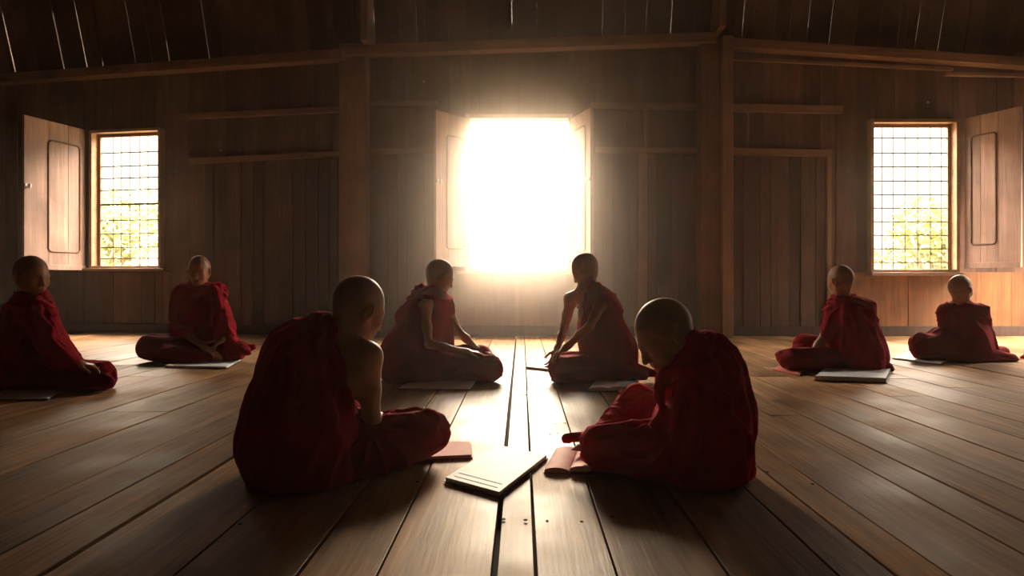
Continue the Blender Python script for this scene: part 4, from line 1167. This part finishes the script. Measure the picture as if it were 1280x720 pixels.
def portal(name, c, normal, sx, sz):
    l = bpy.data.lights.new(name, 'AREA'); l.shape = 'RECTANGLE'; l.size = sx; l.size_y = sz; l.cycles.is_portal = True
    o = bpy.data.objects.new(name, l); C.objects.link(o); o.location = c
    o.rotation_euler = Vector(normal).to_track_quat('-Z', 'Y').to_euler()
c1 = lb_pt((W1[0] + W1[1]) / 2)
portal('daylight_portal', (c1[0], c1[1] + .09, (W1[2] + W1[3]) / 2), (0, -1, 0), W1[1] - W1[0] + .1, W1[3] - W1[2] + .1)
portal('daylight_portal', ((W2[0] + W2[1]) / 2, YW + .09, (W2[2] + W2[3]) / 2), (0, -1, 0), W2[1] - W2[0] + .1, W2[3] - W2[2] + .1)
portal('daylight_portal', ((W3[0] + W3[1]) / 2, YW + .09, (W3[2] + W3[3]) / 2), (0, -1, 0), W3[1] - W3[0] + .1, W3[3] - W3[2] + .1)
portal('daylight_portal', (XR + .07, 6.35, 1.12), (-1, 0, 0), 1.05, 2.2)  # opening of the doorway added for light on the right

sun = bpy.data.lights.new('sun', 'SUN'); sun.energy = 4.2; sun.angle = math.radians(12); sun.color = (1.0, .76, .5)
so = bpy.data.objects.new('sun', sun); C.objects.link(so)
el, az = math.radians(17), math.radians(0)
so.rotation_euler = Vector((math.sin(az), -math.cos(az) * math.cos(el), -math.sin(el))).to_track_quat('-Z', 'Y').to_euler()
so.location = (0, 20, 8)

# dusty air: thin all through the hall; denser cloud shaped for the window's glare halo
def haze(name, mesh_or_mb, density, g, label, soft=None):
    m = bpy.data.materials.new(name); m.use_nodes = True; nt = m.node_tree; nt.nodes.clear()
    out = nt.nodes.new('ShaderNodeOutputMaterial'); vs = nt.nodes.new('ShaderNodeVolumeScatter'); nt.links.new(vs.outputs[0], out.inputs['Volume'])
    vs.inputs['Color'].default_value = (1, .86, .72, 1); vs.inputs['Density'].default_value = density; vs.inputs['Anisotropy'].default_value = g
    if soft:      # densest at the window, thinning out evenly to nothing
        tc = nt.nodes.new('ShaderNodeTexCoord'); mp = nt.nodes.new('ShaderNodeMapping'); mp.vector_type = 'TEXTURE'
        mp.inputs['Location'].default_value = soft[0]; mp.inputs['Scale'].default_value = soft[1]
        gr = nt.nodes.new('ShaderNodeTexGradient'); gr.gradient_type = 'QUADRATIC_SPHERE'
        mu = nt.nodes.new('ShaderNodeMath'); mu.operation = 'MULTIPLY'; mu.inputs[1].default_value = density
        nt.links.new(tc.outputs['Object'], mp.inputs['Vector']); nt.links.new(mp.outputs[0], gr.inputs[0]); nt.links.new(gr.outputs['Fac'], mu.inputs[0]); nt.links.new(mu.outputs[0], vs.inputs['Density'])
    o = mesh_or_mb.build(name, m); tag(o, label, 'haze', None, 'stuff')
hz_ = MB(); hz_.box(XL + .02, XR - .02, YB + .05, YW - .36, .001, 4.34)
haze('thin_haze', hz_, AIR[0], AIR[1], 'thin dusty haze filling the whole hall')
bm = bmesh.new(); bmesh.ops.create_icosphere(bm, subdivisions=5, radius=1)
for v in bm.verts: v.co = Vector((v.co.x * 4.4 - .02, v.co.y * 2.95 + YW - .1, min(v.co.z * 3.1 + 1.85, 4.34)))
for co, no in (((0, YW - .07, 0), (0, 1, 0)), ((0, 0, .01), (0, 0, -1))):
    g_ = bmesh.ops.bisect_plane(bm, geom=bm.verts[:] + bm.edges[:] + bm.faces[:], plane_co=co, plane_no=no, clear_outer=True)
    bmesh.ops.holes_fill(bm, edges=[e for e in bm.edges if e.is_boundary])
bmesh.ops.recalc_face_normals(bm, faces=bm.faces)
class _B:
    @staticmethod
    def build(name, m):
        me = bpy.data.meshes.new(name); bm.to_mesh(me); return link(name, me, m)
haze('glare_haze', _B, AIR[2], AIR[3], 'haze shaped for the glare halo around the bright middle window', ((-.02, YW - .1, 1.85), (4.4, 2.95, 3.1)))

# ------------------------------------------------------------------ camera and view
cam = bpy.data.cameras.new('camera'); co = bpy.data.objects.new('camera', cam); C.objects.link(co)
co.location = (0, 0, CAM_H); co.rotation_euler = (PI / 2, 0, 0)
cam.sensor_width = 36; cam.lens = 36 * FPX / 1280; cam.sensor_fit = 'HORIZONTAL'
cam.shift_x = -(VX - 640) / 1280; cam.shift_y = -(360 - VY) / 1280
cam.clip_start = .05; cam.clip_end = 300
sc.camera = co
sc.view_settings.view_transform = 'Standard'; sc.view_settings.look = 'None'; sc.view_settings.gamma = 1.0; sc.view_settings.use_curve_mapping = False
sc.view_settings.exposure = 0.22
sc.cycles.use_denoising = True
sc.cycles.max_bounces = 8; sc.cycles.volume_bounces = 1; sc.cycles.diffuse_bounces = 5
